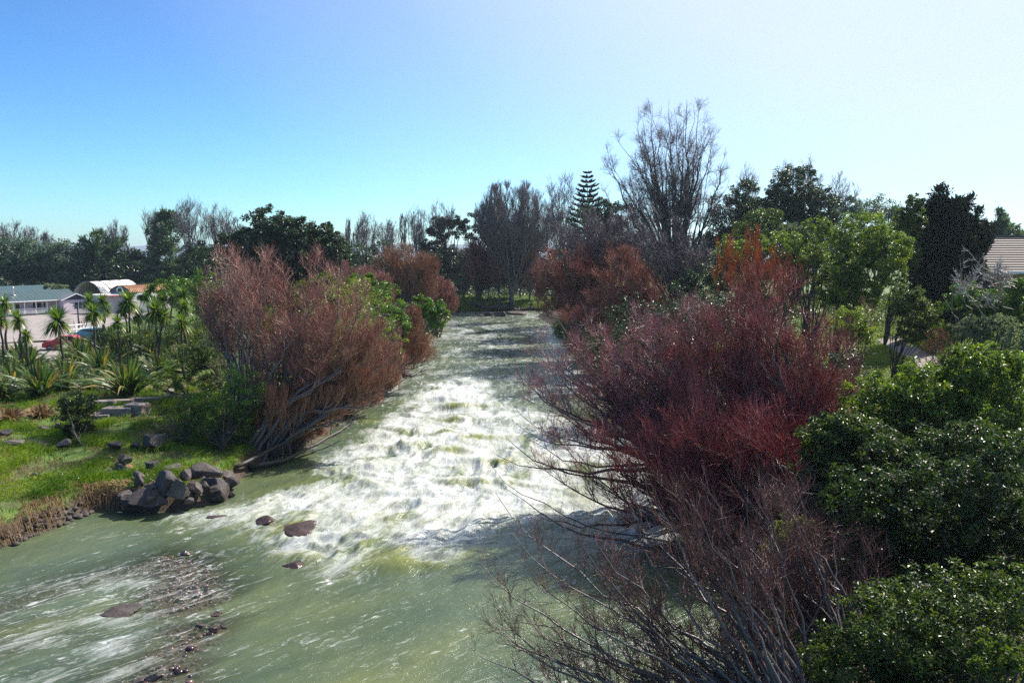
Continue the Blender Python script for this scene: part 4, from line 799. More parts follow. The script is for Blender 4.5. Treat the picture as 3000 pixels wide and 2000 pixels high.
for lab, Y_, heads, bu in [
    ('big single headed cabbage tree in front of the bungalow, with the red car behind', 60, [(168, 939, 44)], 172),
    ('cabbage tree with its head against the bungalow verandah, left of the big one', 58, [(51, 934, 30)], 52),
    ('cabbage tree at the left edge with its high head over the bungalow roof', 62, [(14, 888, 27)], 6),
    ('cabbage tree cut by the left edge, lower head with pale leaves', 56, [(-2, 934, 34)], 2),
    ('small yellowish cabbage tree between the verandah and the driveway', 57, [(76, 982, 22)], 70),
    ('twin headed cabbage tree below the white tunnel house', 70, [(262, 880, 26), (300, 882, 26), (308, 905, 24)], 290),
    ('round headed cabbage tree just left of the white rail fence gap', 60, [(273, 915, 34)], 275),
    ('thin stemmed cabbage tree with a small narrow head above the flax', 58, [(344, 944, 24)], 346),
    ('tall cabbage tree with hanging yellow leaves in front of the rust roofed shed', 66, [(375, 882, 36), (362, 905, 26)], 372),
    ('slim cabbage tree head between the shed and the broad green bush', 72, [(430, 868, 22)], 430),
    ('yellowing cabbage tree behind the wide headed one', 68, [(405, 925, 28)], 402),
    ('wide headed cabbage tree in the middle of the right group', 60, [(455, 912, 42), (480, 925, 30)], 455),
    ('cabbage tree with two heads against the broad green bush', 68, [(474, 878, 25), (505, 872, 22)], 485),
    ('cabbage tree with bright top at the right end of the group', 64, [(536, 862, 30)], 536),
    ('cabbage tree with drooping head, lowest at the right end of the group', 58, [(532, 943, 32)], 530),
    ('cabbage tree with a mid height head at the right end of the group', 61, [(540, 900, 28)], 545)]:
    cabbage_tree(lab, Y_, heads, bu)
def flax(lab, u, v, r_px, tint=(0, .75), group='flax clumps on the left bank', dead=.12, mat='flax', hup=1.25):
    rng = RNG(); b_ = ground_at(u, v, 1.4); Y = b_[1]; rad = 1.12 * r_px * pxm(v, Y)
    t = thing('flax_clump', lab, 'flax', b_, 0, group); bag = Bag(); N = 170
    an = rng.random(N) * 6.28; sp = rng.random(N) ** .7; K = 7; tt = np.linspace(0, 1, K)[None]
    L = rad * hup * (.7 + .6 * rng.random(N))[:, None]; out = (sp * .95)[:, None]
    hor = L * (out * tt * .75 + .35 * out * tt ** 2.5); z = L * (tt * (1.15 - .45 * out) - (.15 + .55 * out * rng.random((N, 1))) * tt ** 3)
    r0 = rad * .22 * rng.random(N); P = np.stack([np.cos(an)[:, None] * (hor + r0[:, None]), np.sin(an)[:, None] * (hor + r0[:, None]), z - .05], -1)
    P[:, :, :2] += rng.normal(size=(N, 1, 2)) * rad * .08 * tt[..., None]
    gz = tz(P[..., 0] + b_[0], P[..., 1] + b_[1]) - b_[2]; P[..., 2] = np.where(np.arange(K)[None] > 0, np.maximum(P[..., 2], gz + .03), P[..., 2])
    wd = (.075 * max(.6, rad) * np.array([.6, .9, 1, 1, .85, .55, .08]))[None] * (.7 + .6 * rng.random((N, 1)))
    V, Q = ribbons(P, wd, np.array((.3, -.5, .8))); tn = tint[0] + (tint[1] - tint[0]) * rng.random(N); tn[rng.random(N) < dead] = 1
    bag.add(V, Q, np.repeat(tn, K * 2)); bag.build('leaf_blades', M[mat], t, smooth=False)
for lab, u, v, r_ in [
    ('dense upright flax clump beside the concrete blocks', 375, 1158, 78), ('flax clump behind the lone dark shrub, left part', 120, 1160, 70), ('flax clump behind the lone dark shrub, with yellow blades', 190, 1140, 66),
    ('flax clump at the left edge above the dead leaves', 40, 1150, 66), ('flax clump under the yellowish cabbage tree', 80, 1090, 56), ('flax clump at the foot of the big cabbage tree', 200, 1092, 46),
    ('flax clump right of the big cabbage tree stem', 245, 1085, 56), ('flax clump left of the dense upright clump', 300, 1100, 60), ('flax clump above the dense upright clump', 350, 1075, 54),
    ('flax clump left of the thin stemmed cabbage tree', 310, 1040, 46), ('flax clump behind the thin stemmed cabbage tree', 380, 1030, 44), ('flax clump under the wide headed cabbage tree', 445, 1050, 50),
    ('flax clump with grey blades near the fan willow', 505, 1085, 54), ('flax clump under the drooping cabbage tree', 550, 1060, 50), ('small flax clump beside the white rail fence', 250, 1035, 38),
    ('small flax clump at the left edge of the driveway', 20, 1062, 40), ('flax clump in the shade of the right cabbage trees', 490, 1030, 44),
    ('flax clump far right, half hidden by willow stems', 600, 1080, 50), ('flax clump behind the yellowing cabbage tree', 420, 1005, 36), ('low flax clump with yellow tips left of the blocks', 265, 1150, 44), ('flax clump between the lone dark shrub and the dense upright clump', 300, 1140, 50), ('flax clump near the left edge, upper row', 60, 1060, 46),
    ('flax clump under the round headed cabbage tree', 275, 1060, 46), ('flax clump left of the thin stem, upper row', 330, 1010, 36), ('flax clump below the slim cabbage tree', 430, 1020, 44), ('flax clump in front of the drooping cabbage tree', 530, 1090, 50),
    ('flax clump hiding the wheels of the blue car', 225, 1040, 40), ('flax clump at the back of the right cabbage group', 560, 1015, 42), ('flax clump at the left edge, lowest of the row', -5, 1175, 60), ('flax clump above the ledge stones', 470, 1105, 56)]:
    flax(lab, u, v, r_)
for lab, u, v, r_ in [('heap of dead brown flax leaves at the left edge', 30, 1235, 56), ('heap of dead flax leaves left of the lone dark shrub', 120, 1225, 54)]:
    flax(lab, u, v, r_, (0, .35), 'dead flax heaps', 0, 'dead_leaf', .75)
for lab, u, v, ru, rv, mt in [('low dark bush at the left edge among the flax', 20, 1100, 70, 50, 'leaf_gloss'), ('brown green undergrowth below the right cabbage trees', 560, 1000, 60, 60, 'leaf_gloss'), ('undergrowth bush between flax and the fan willow', 610, 1010, 60, 70, 'leaf_lime'),
                              ('low bush under the twin headed cabbage tree', 330, 985, 60, 30, 'leaf_gloss'), ('low bush under the wide headed cabbage tree', 450, 985, 70, 34, 'leaf_gloss')]:
    leafy('bush', lab, 'bush', 55 if v > 1050 else 64, u, 0, [(u, v, ru, rv)], mt, 60, 70, .12, .04, 'low bushes among the flax', limbs=8)

# ------------------------------------------------------------------ rocks
import bmesh
_bm = bmesh.new(); bmesh.ops.create_icosphere(_bm, subdivisions=4, radius=1); _bm.verts.ensure_lookup_table()
ICO_V = np.array([v.co[:] for v in _bm.verts]); ICO_F = np.array([[v.index for v in f.verts] for f in _bm.faces]); _bm.free()
_bm = bmesh.new(); bmesh.ops.create_icosphere(_bm, subdivisions=2, radius=1); ICO2_V = np.array([v.co[:] for v in _bm.verts]); ICO2_F = np.array([[v.index for v in f.verts] for f in _bm.faces]); _bm.free()
def rock_shape(rng, V0, npl=11, lo=.42, hi=.82, rough=.025, soft=110):
    Nn = rdir(rng, npl); dd_ = lo + (hi - lo) * rng.random(npl)
    dt = V0 @ Nn.T; k = np.where(dt > .05, dd_ / np.maximum(dt, .05), 9)
    k = np.minimum(k, 1.05); rr = -np.log(np.exp(-soft * k).sum(1) + np.exp(-soft * 1.05)) / soft
    V = V0 * rr[:, None]
    nz = fbm(V[:, 0] * 2.2 + 9 + V[:, 2] * 1.3, V[:, 1] * 2.2 + 5 - V[:, 2] * 1.7, 5) - .5
    nz2 = fbm(V[:, 0] * 7 + V[:, 2] * 5, V[:, 1] * 7 - V[:, 2] * 4, 4) - .5
    return V * (1 + rough * 3 * nz + rough * 1.3 * nz2)[:, None]
def mat_rock(name, a, b_, c, wet=.7):
    m, n, p = newmat(name); co = objco(n); t = noise(n, 1.6, 8, co, .65); t2 = noise(n, 9, 6, co, .6)
    r = ramp(n, t.outputs['Fac'], [(.3, a), (.5, b_), (.72, c)]); mx = n.nodes.new('ShaderNodeMixRGB'); mx.blend_type = 'OVERLAY'; mx.inputs[0].default_value = .55
    lk(n, r.outputs[0], mx.inputs[1]); lk(n, t2.outputs['Fac'], mx.inputs[2]); lk(n, mx.outputs[0], p.inputs['Base Color']); p.inputs['Roughness'].default_value = wet
    b = n.nodes.new('ShaderNodeBump'); b.inputs['Strength'].default_value = .6; b.inputs['Distance'].default_value = .04; lk(n, t2.outputs['Fac'], b.inputs['Height']); lk(n, b.outputs[0], p.inputs['Normal'])
    return m
M['rock'] = mat_rock('rock', (.026, .021, .022), (.055, .043, .041), (.105, .082, .070))
M['rock_pale'] = mat_rock('rock_pale', (.052, .043, .042), (.098, .08, .073), (.17, .14, .12))
M['rock_rust'] = mat_rock('rock_rust', (.20, .08, .04), (.34, .15, .07), (.42, .24, .12))
M['rock_dark'] = mat_rock('rock_dark', (.018, .015, .018), (.036, .03, .033), (.07, .056, .056))
M['rock_wet'] = mat_rock('rock_wet', (.03, .018, .018), (.06, .038, .035), (.10, .065, .055), .15)
def rock(lab, u0, u1, v0, v1, mat='rock', group='boulders on the left bank', name='boulder', water=False, tilt=0, npl=13, deep=.85):
    g_ = .06 if not water else 0; u0, u1, v0 = u0 - (u1 - u0) * g_, u1 + (u1 - u0) * g_, v0 - (v1 - v0) * g_ * 1.5
    rng = RNG(); uc = (u0 + u1) / 2
    g0 = G(uc, v1, 0.0) if water else ground_at(uc, v1, .6)
    w_ = (u1 - u0) * pxm(v1, g0[1]) / 2; Y = g0[1] + w_ * .55
    c = at(uc, (v0 + v1) / 2, Y); h_ = (v1 - v0) * pxm(v1, Y) / 2
    V = rock_shape(rng, ICO_V, npl) ; V = V / np.abs(V).max(0) * np.array((1.04, deep, 1.06)); V[:, 2] += V[:, 0] * tilt
    V = V * np.array((w_, w_, h_)); V[:, 2] -= np.where(V[:, 2] < 0, -V[:, 2] * -.5, 0) * 1.0
    V[:, 2] = np.where(V[:, 2] < 0, V[:, 2] * 1.5, V[:, 2])
    if water: V[:, 2] -= h_ * .38
    o = mesh_obj(name, V, None, M[mat], None, False, None, ICO_F, [float(x) for x in c]); tag(o, lab, 'rock', group); return o
for a_ in [('largest rounded brown boulder at the right end of the bank pile', 593, 670, 1391, 1480, 'rock'), ('broad boulder with dry grass on top behind the largest rounded one', 565, 652, 1358, 1425, 'rock'),
           ('faceted boulder left of the largest rounded one', 542, 592, 1402, 1455, 'rock', 0), ('pale slanted boulder with a ridged face in the middle of the pile', 495, 563, 1405, 1486, 'rock_pale'),
           ('dark pointed boulder rising above the middle of the pile', 452, 515, 1385, 1464, 'rock_dark'), ('long low boulder lying along the water in front of the pile', 390, 500, 1433, 1488, 'rock'),
           ('bluish boulder with bright chips at the left end of the waterside row', 338, 396, 1442, 1494, 'rock_dark'), ('low wet boulder half in the water below the bluish one', 370, 422, 1478, 1500, 'rock_wet'),
           ('upright grey boulder behind the long low one', 394, 426, 1388, 1448, 'rock'), ('small pale block wedged behind the long low boulder', 425, 460, 1412, 1437, 'rock_pale'),
           ('angular grey block at the back of the pile', 388, 425, 1382, 1404, 'rock'), ('flat pale boulder in the grass above the pile', 336, 388, 1360, 1388, 'rock_pale'),
           ('sharp pointed boulder in the grass, lit on its right edge', 343, 382, 1332, 1365, 'rock_dark'), ('small rust orange stone beside the flat pale boulder', 368, 390, 1362, 1382, 'rock_rust'),
           ('dark humped boulder above the undercut bank', 282, 325, 1372, 1396, 'rock_dark'), ('black triangular boulder standing in the grass', 413, 480, 1273, 1326, 'rock_dark'),
           ('small rounded boulder left of the black triangular one', 384, 416, 1292, 1318, 'rock'), ('low mossy boulder between the lone shrub and the triangular one', 314, 362, 1290, 1318, 'rock'),
           ('flat boulder strewn with dry grass behind the pale slanted one', 482, 543, 1355, 1384, 'rock_pale'), ('low bluish boulder in the grass behind the pile', 428, 466, 1353, 1382, 'rock_dark'),
           ('small wet boulder at the right foot of the pile', 655, 688, 1436, 1466, 'rock_dark'), ('small brown boulder at the waterline between the two largest', 538, 566, 1455, 1481, 'rock'),
           ('brown boulder at the back right end of the pile', 530, 572, 1378, 1412, 'rock'), ('flat bluish boulder at the left edge of the grass', -4, 31, 1258, 1280, 'rock_dark'),
           ('pale tilted slab in the grass near the left edge', 8, 64, 1286, 1312, 'rock_pale'), ('grey boulder left of the lone dark shrub, upper row', 112, 148, 1244, 1264, 'rock'),
           ('pale cracked boulder touching the lone dark shrub on its left', 148, 184, 1241, 1268, 'rock_pale'), ('broad sunken boulder among dry grass left of the lone shrub', 75, 140, 1288, 1314, 'rock'),
           ('rounded boulder at the foot of the lone dark shrub', 172, 217, 1286, 1316, 'rock'), ('small white stone in the bright grass', 92, 114, 1383, 1394, 'rock_pale'),
           ('pale tan boulder on the grass ledge above the concrete blocks', 508, 540, 1128, 1150, 'rock_pale'), ('flat pale stone left of the tan boulder on the ledge', 484, 510, 1134, 1150, 'rock_pale')]:
    rock(*a_[:6])
rng_f = np.random.default_rng(55)
for k in range(22):
    uu = 350 + 330 * rng_f.random(); vv = 1455 - .18 * (uu - 500) + 34 * (rng_f.random() - .6); ww = 12 + 16 * rng_f.random()
    rock('broken stone filling a gap low in the boulder pile by the water', uu - ww, uu + ww, vv - ww * 1.3, vv + ww * .2, 'rock_dark' if k % 2 else 'rock', 'stones filling the boulder pile')
WRK = 'rocks breaking the river surface'
for lab, u0, u1, v0, v1 in [('dark wet rock in the rapids with foam streaming round it, left of the largest', 748, 820, 1506, 1536), ('largest dark wet rock in the rapids', 822, 938, 1528, 1576), ('low dark rock just off the boulder pile', 610, 676, 1500, 1520),
                            ('dark rounded stone standing in the shallows', 612, 645, 1826, 1852), ('brown stone touching the dark rounded one in the shallows', 642, 668, 1821, 1840), ('small brown stone left of the dark rounded one', 575, 600, 1819, 1837),
                            ('low stone just upstream of the dark rounded one', 618, 648, 1789, 1804), ('pinkish dome stone at the bottom edge of the shallows', 426, 472, 1966, 1996), ('flat dark stone left of the pinkish dome stone', 384, 426, 1982, 2000),
                            ('smooth submerged brown rock under a fold of water below the rapids', 820, 900, 1640, 1668), ('low brown slab awash in the shallows', 300, 408, 1768, 1802), ('small dark rock at the tail of the rapids', 1150, 1200, 1550, 1566),
                            ('reddish stone at the top of the shallows', 528, 560, 1608, 1626)]:
    rock(lab, u0, u1, v0, v1, 'rock' if 'pink' in lab or 'brown s' in lab else 'rock_wet', WRK, 'river_rock', True)
for lab, u0, u1, v0, v1 in [('pale rock on the far bar, left one', 1418, 1446, 912, 926), ('pale rock on the far bar, right one', 1444, 1482, 908, 927), ('grey low rock at the right end of the far bar', 1482, 1560, 906, 922), ('small rock left of the far bar rocks', 1398, 1420, 918, 926)]:
    rock(lab, u0, u1, v0, v1, 'rock', 'rocks on the far bar', 'river_rock', True)
# cobbles at the foot of the bank
rng = RNG(); V = rock_shape(rng, ICO2_V, 8, .75, 1, .02); V = V / np.abs(V).max(0)
first = None
for k in range(150):
    f = rng.random(); u = 20 + 250 * f; v = 1600 - 100 * f + rng.normal() * 3 - 2; p_ = G(u, v, .05); r_ = .05 + .10 * rng.random() ** 2
    p_[0] -= .25 * rng.random(); p_[1] += .35 * rng.random()
    if first is None: o = first = mesh_obj('cobble', V, None, M['rock'], None, True, None, ICO2_F); o2 = None
    else: o = first.copy(); COL.objects.link(o)
    tag(o, 'small rounded cobble at the foot of the grassy cut bank, lower left', 'stone', 'cobbles under the cut bank')
    zz = max(tz1(p_[0], p_[1]), 0.0); o.location = (p_[0], p_[1], zz + r_ * .3); o.scale = (r_ * 1.3, r_, r_ * .75); o.rotation_euler = (0, 0, rng.random() * 6)
# stones of the river bed in the shallows
rng = RNG(); N = 5200
cand = np.stack([-20 + 24 * rng.random(N * 3), 12 + 17 * rng.random(N * 3)], 1); cand = cand[(polydist(SHALLOW, cand[:, 0], cand[:, 1]) < 1.0)][:N]; N = len(cand)
vs = [rock_shape(rng, ICO2_V, 7, .7, 1, .02) for _ in range(6)]; sc = (.03 + .075 * rng.random(N) ** 2.2)
dr_ = polydist(RIDGE, cand[:, 0], cand[:, 1]); zb = tz(cand[:, 0], cand[:, 1]); zz = zb + sc * .35 + np.where(dr_ < .1, .015, 0)
VV = np.concatenate([vs[i % 6] * sc[i] * np.array((1.2, 1, .7)) + np.array((cand[i, 0], cand[i, 1], zz[i])) for i in range(N)]); FF = np.concatenate([ICO2_F + i * len(ICO2_V) for i in range(N)])
M['bed_stone'] = mat_leaf('bed_stone', [(.022, .011, .018), (.05, .024, .036), (.095, .045, .055), (.15, .08, .075)], .3, 0, .5)
tag(mesh_obj('riverbed_pebbles', VV, None, M['bed_stone'], None, True, np.repeat(rng.random(N), len(ICO2_V)), FF), 'dark purple brown stones lying on the bed of the shallows', 'pebbles', None, 'stuff')

# ------------------------------------------------------------------ concrete blocks, driftwood
def block(lab, u0, u1, vt, vb, dY, hgt, mat='concrete', rz=.12, moss=False):
    p0 = ground_at((u0 + u1) / 2, vb, 1.3); w_ = (u1 - u0) * pxm(vb, p0[1]); bag = Bag()
    b = Bag(); b.box((-w_ / 2, 0, -.3), (w_ / 2, dY, hgt)); V = b.V[0]; rng = RNG(); V += rng.normal(size=V.shape) * .02
    o = b.build('concrete_block', M[mat], None, False, loc=[float(x) for x in p0]); o.rotation_euler = (0, 0, rz)
    md = o.modifiers.new('bevel', 'BEVEL'); md.width = .035; md.segments = 2
    tag(o, lab, 'block', 'concrete blocks in the bank')
    if moss:
        rng = RNG(); n_ = 16; an = np.linspace(0, 6.28, n_, False); rr = (.75 + .4 * rng.random(n_)); x_ = np.cos(an) * w_ * .36 * rr; y_ = dY * .5 + np.sin(an) * dY * .34 * rr
        V = np.concatenate([[[0, dY * .5, hgt + .045]], np.stack([x_, y_, np.full(n_, hgt + .006)], 1)]); mesh_obj('moss_patch', V, None, M['moss'], o, True, None, [(0, i + 1, (i + 1) % n_ + 1) for i in range(n_)])
block('long concrete block in the upper row, left half', 262, 330, 1178, 1196, .6, .45)
block('long concrete block in the upper row, right half', 330, 384, 1172, 1192, .6, .45)
block('concrete block topped with yellow green moss', 297, 380, 1196, 1218, 1.2, .42, moss=True)
block('square concrete block right of the mossy one', 358, 416, 1186, 1216, 1.0, .62, rz=-.2)
block('low concrete slab at the left foot of the mossy block', 262, 316, 1214, 1228, 1.3, .22, rz=.25)
block('concrete kerb block running right under the flax', 384, 470, 1166, 1184, .6, .42, rz=.2)
block('concrete kerb block half hidden by the wiry shrub', 470, 552, 1158, 1174, .6, .36, rz=.12)
def log(lab, pts, r0, r1, mat='bark_dark', name='driftwood_log'):
    pts = np.array(pts, float); K = 14; q = np.linspace(0, 1, K); s_ = np.linspace(0, 1, len(pts)); P = np.stack([np.interp(q, s_, pts[:, k]) for k in range(3)], 1); rng = RNG(); P += np.sin(q * 9)[:, None] * r0 * .5
    P += rng.normal(size=P.shape) * r0 * .15; rr = np.linspace(r0, r1, K) * (1 + .12 * rng.normal(size=K)); b = Bag(); b.tube(P, rr, 9, .5)
    P1, R1 = grow(rng, P[None], rr[None], 9, .2, 50, r0 * 8, 5, .1, .2, .35, .008); b.tube(P1, R1, 4, .6)
    o = b.build(name, M[mat]); tag(o, lab, 'log', 'driftwood by the river'); return o
log('dark driftwood log across the foot of the far bank grass', [at(1366, 893, 148), at(1430, 897, 147), at(1492, 899, 148)], .45, .25)
log('dark driftwood log right of the first on the far bank', [at(1455, 903, 147), at(1520, 905, 147), at(1575, 908, 146)], .5, .3)
log('tangle of dark driftwood at the water below the brown willow', [G(1160, 1100, .15), G(1200, 1098, .3), G(1245, 1085, .25)], .16, .06)
log('thick leaning trunk lying low along the water under the fan willow', [G(690, 1372, -.2), G(740, 1372, .2), G(850, 1335, .35), G(950, 1290, .55), G(1040, 1235, 1.0)], .2, .05, 'bark_dark', 'fallen_trunk')
log('second thinner trunk stretched along the bank above the fallen one', [G(640, 1380, .3), G(700, 1368, .6), G(800, 1310, .8), G(900, 1268, 1.1), G(985, 1220, 1.5)], .13, .04, 'bark_dark', 'fallen_trunk')

# ------------------------------------------------------------------ buildings on the left terrace
def flat(name, col, rough=.6, var=.08, **k):
    M[name] = mat_flat(name, col, rough, var, **k); return M[name]
flat('weatherboard', (.62, .52, .58)); flat('green_roof', (.045, .085, .09), .4, .2, scale=2); flat('roof_flat', (.16, .17, .18), .6); flat('white_paint', (.78, .78, .78), .5, .05); flat('dark_glass', (.02, .025, .03), .08, .1)
flat('dark_board', (.05, .06, .08), .6); flat('rust_roof', (.30, .14, .07), .7, .3, scale=1.5); flat('grey_wall', (.34, .33, .36), .8); flat('galvanised', (.5, .5, .5), .35, .1, metal=.7); flat('tent', (.80, .74, .72), .6, .05); flat('tent_frame', (.10, .11, .16), .5)
flat('red_trim', (.35, .05, .04)); flat('curtain', (.28, .16, .2), .8)
def frame_obj(o, A, th): o.location = [float(x) for x in A]; o.rotation_euler = (0, 0, th); return o
th = R(57); A = np.array((at(38, 884, 118)[0], 118, 0.)); A[2] = tz1(A[0], A[1]); zg = A[2]
def along(u):
    k = ray(u, 880); k = k[0] / k[1]; return (k * A[1] - A[0]) / (math.cos(th) - k * math.sin(th))
# local x along the front, local y into the building (left of the direction is away from the camera side)
bung = thing('bungalow', 'long pale bungalow with dark green ribbed roof, verandah and a gabled wing', 'house', A, th)
E, RDG, DP = 2.35, 3.55, 6.0
xL, xW0, xW1 = -9.0, along(172), along(246)
b = Bag(); b.box((xL, 1.6, 0), (xW0 + .002, DP + 1.2, E)); b.build('wall', M['weatherboard'], bung, False)
def roof_gable(bag, x0, x1, y0, y1, e, r_, th_=.08, axis=0):
    ym = (y0 + y1) / 2; poly = [(y0, e), (ym, r_), (y1, e), (y1, e + th_), (ym, r_ + th_ * 1.1), (y0, e + th_)]
    n_ = 3
    for a_, c_ in (((0, 1)), ((1, 2))):
        q = [poly[a_], poly[c_], (poly[c_][0], poly[c_][1] + th_), (poly[a_][0], poly[a_][1] + th_)]; bag.prism(q, x0, x1, axis)
roof = Bag(); roof_gable(roof, xL - .3, xW0 + 3.5, -.3, DP + 1.6, E, RDG + .35); r_o = roof.build('roof', M['green_roof'], bung, False)
rb = Bag()
slope = (RDG + .35 - E) / ((DP + 1.9) / 2)
for x_ in np.arange(xL, xW0 + 3.3, .62):
    rb.prism([(-.3, E + .08), (3.65, E + .08 + 3.95 * slope), (3.65, E + .125 + 3.95 * slope), (-.3, E + .125)], x_, x_ + .05, 0)
rb.build('rib', M['roof_flat'], r_o, False)
b = Bag(); b.box((xL - .3, -.42, E - .05), (xW0, -.31, E + .09)); b.build('gutter', M['white_paint'], bung, False)
for u in (38, 71, 105, 137, 165):
    x_ = along(u); b = Bag(); b.box((x_ - .06, 0, .01), (x_ + .06, .12, E - .05)); b.build('post', M['white_paint'], bung, False)
b = Bag(); b.box((xL, -.1, .0), (xW0, 1.59, .28)); b.build('deck', M['dark_board'], bung, False)
xr0, xr1 = along(20), along(140); b = Bag(); b.box((xr0, -.02, 1.12), (xr1, .06, 1.18)); b.box((xr0, 0, .36), (xr1, .04, .4))
for x_ in np.arange(xr0, xr1, .17): b.box((x_, 0, .4), (x_ + .06, .03, 1.12))
b.build('railing', M['white_paint'], bung, False)
for u0, u1 in ((40, 52), (56, 70), (107, 134), (139, 146)):
    x0, x1 = along(u0), along(u1); b = Bag(); b.box((x0, 1.55, .6), (x1, 1.597, 2.0)); wn = b.build('window', M['white_paint'], bung, False)
    b = Bag(); b.box((x0 + .06, 1.52, .66), (x1 - .06, 1.548, 1.94)); b.build('pane', M['dark_glass'], wn, False)
# wing with gable facing front
wy0 = -1.4; b = Bag(); b.box((xW0 + .01, wy0, 0), (xW1, DP, E)); b.build('wing_wall', M['weatherboard'], bung, False)
xm = (xW0 + xW1) / 2; ap = E + .95
b = Bag(); b.prism([(xW0 + .05, E + .002), (xW1 - .05, E + .002), (xm, ap)], wy0 + .02, wy0 + .12, 1); b.build('gable', M['dark_board'], bung, False)
b = Bag()
for p0, p1 in (((xW0 - .45, E - .12), (xm, ap + .03)), ((xm, ap + .03), (xW1 + .45, E - .12))):
    b.prism([p0, p1, (p1[0], p1[1] + .1), (p0[0], p0[1] + .1)], wy0 - .35, DP * .6, 1)
b.build('wing_roof', M['roof_flat'], bung, False)
b = Bag()
for p0, p1 in (((xW0 - .46, E - .13), (xm, ap + .0)), ((xm, ap + .0), (xW1 + .46, E - .13))):
    b.prism([p0, p1, (p1[0], p1[1] + .15), (p0[0], p0[1] + .15)], wy0 - .4, wy0 - .352, 1)
b.build('bargeboard', M['white_paint'], bung, False)
for u0, u1 in ((204, 216), (217, 227), (228, 240)):
    x0, x1 = along(u0), along(u1); b = Bag(); b.box((x0, wy0 - .03, .85), (x1, wy0 - .001, 1.95)); wn = b.build('window', M['white_paint'], bung, False)
    b = Bag(); b.box((x0 + .06, wy0 - .05, .9), (x1 - .06, wy0 - .031, 1.25)); b.box((x0 + .06, wy0 - .05, 1.32), (x1 - .06, wy0 - .031, 1.9)); b.build('pane', M['dark_glass'], wn, False)
xc = along(58); b = Bag(); z_ = E + .08 + 2.4 * slope; K = np.linspace(0, 1, 6); b.tube(np.stack([xc + K * 0, 2.1 + K * 0, z_ - .1 + K * 1.15], 1), [.12] * 6, 12); b.tube(np.array([[xc, 2.1, z_ + 1.0], [xc, 2.1, z_ + 1.1], [xc, 2.1, z_ + 1.3], [xc, 2.1, z_ + 1.34]]), [.17, .18, .17, .02], 12); b.box((xc - .3, 1.8, z_ - .12), (xc + .3, 2.4, z_ + .03)); b.build('flue', M['galvanised'], bung)
# a second long roof behind
A2 = np.array((at(20, 850, 132)[0], 132, 0.)); A2[2] = tz1(A2[0], A2[1]); sh2 = thing('long_shed', 'low dark blue roof showing behind the ridge of the bungalow', 'building', A2, th)
b = Bag(); b.box((-12, 0, 0), (8, 5, 3.2)); b.build('wall', M['grey_wall'], sh2, False); b = Bag(); roof_gable(b, -12.3, 8.3, -.4, 5.4, 3.21, 4.2); b.build('roof', M['green_roof'], sh2, False)
# tunnel house
T0 = at(256, 872, 138); T1 = at(372, 865, 152); T0[2] = tz1(T0[0], T0[1]); ax_ = T1 - T0; Lt = math.hypot(ax_[0], ax_[1]); tht = math.atan2(ax_[1], ax_[0])
tun = thing('tunnel_house', 'white fabric covered arched tunnel house with dark hoops, open at its front', 'building', T0, tht)
Rt = 3.0; Ht = at(250, 826, 138)[2] - T0[2]; K = 25; an = np.linspace(0, math.pi, K)
prof = np.stack([-np.cos(an) * Rt, np.sin(an) ** .85 * Ht], 1)
V = [(x_, a_, z_) for x_ in np.linspace(0, Lt, 9) for a_, z_ in prof]; Q = [(i * K + j, i * K + j + 1, (i + 1) * K + j + 1, (i + 1) * K + j) for i in range(8) for j in range(K - 1)]
cov = mesh_obj('cover', V, Q, M['tent'], tun); md = cov.modifiers.new('solid', 'SOLIDIFY'); md.thickness = .02; md.offset = -1
for x_ in np.linspace(0, Lt, 5):
    b = Bag(); b.tube(np.stack([np.full(K, x_), prof[:, 0] * 1.008, prof[:, 1] * 1.008 + .02], 1), [.07] * K, 6); b.build('hoop', M['tent_frame'], tun)
b = Bag(); b.box((Lt - .05, -Rt * .93, 0), (Lt - .02, Rt * .93, Ht * .55)); b.build('end_wall', M['tent'], tun, False)
# rust roofed shed with arched window
S0 = at(352, 860, 126); S0[2] = tz1(S0[0], S0[1]); S1 = at(470, 850, 137); ax_ = S1 - S0; Ls = math.hypot(ax_[0], ax_[1]); ths = math.atan2(ax_[1], ax_[0])
shed = thing('gambrel_shed', 'shed with rust brown ribbed curved roof and small arched window', 'shed', S0, ths); tp = at(352, 838, 126)[2] - S0[2]
pr = [(-1.9, tp - 1.15), (-1.55, tp - .5), (-.8, tp - .08), (0, tp), (.8, tp - .08), (1.55, tp - .5), (1.9, tp - 1.15)]
b = Bag(); b.box((0, -1.75, 0), (Ls, 1.75, tp - 1.14)); b.build('wall', M['grey_wall'], shed, False)
b = Bag(); b.prism([(p_[0] * .96, p_[1] - .03) for p_ in pr], .0, .06, 0); b.build('gable', M['dark_board'], shed, False)
rf = Bag()
for i in range(6): rf.prism([pr[i], pr[i + 1], (pr[i + 1][0] * 1.04, pr[i + 1][1] + .07), (pr[i][0] * 1.04, pr[i][1] + .07)], -.12, Ls + .1, 0)
rfo = rf.build('roof', M['rust_roof'], shed, False); b = Bag()
for x_ in np.arange(.2, Ls, .45):
    for i in range(6): b.prism([(pr[i][0] * 1.05, pr[i][1] + .07), (pr[i + 1][0] * 1.05, pr[i + 1][1] + .072), (pr[i + 1][0] * 1.07, pr[i + 1][1] + .13), (pr[i][0] * 1.07, pr[i][1] + .13)], x_, x_ + .09, 0)
b.build('rib', M['rust_roof'], rfo, False)
b = Bag(); a2 = np.linspace(0, math.pi, 9); b.prism([(-.62, tp - 1.0)] + [(-math.cos(a_) * .62, tp - .6 + math.sin(a_) * .42) for a_ in a2] + [(.62, tp - 1.0)], -.04, -.001, 0); wn = b.build('window', M['white_paint'], shed, False)
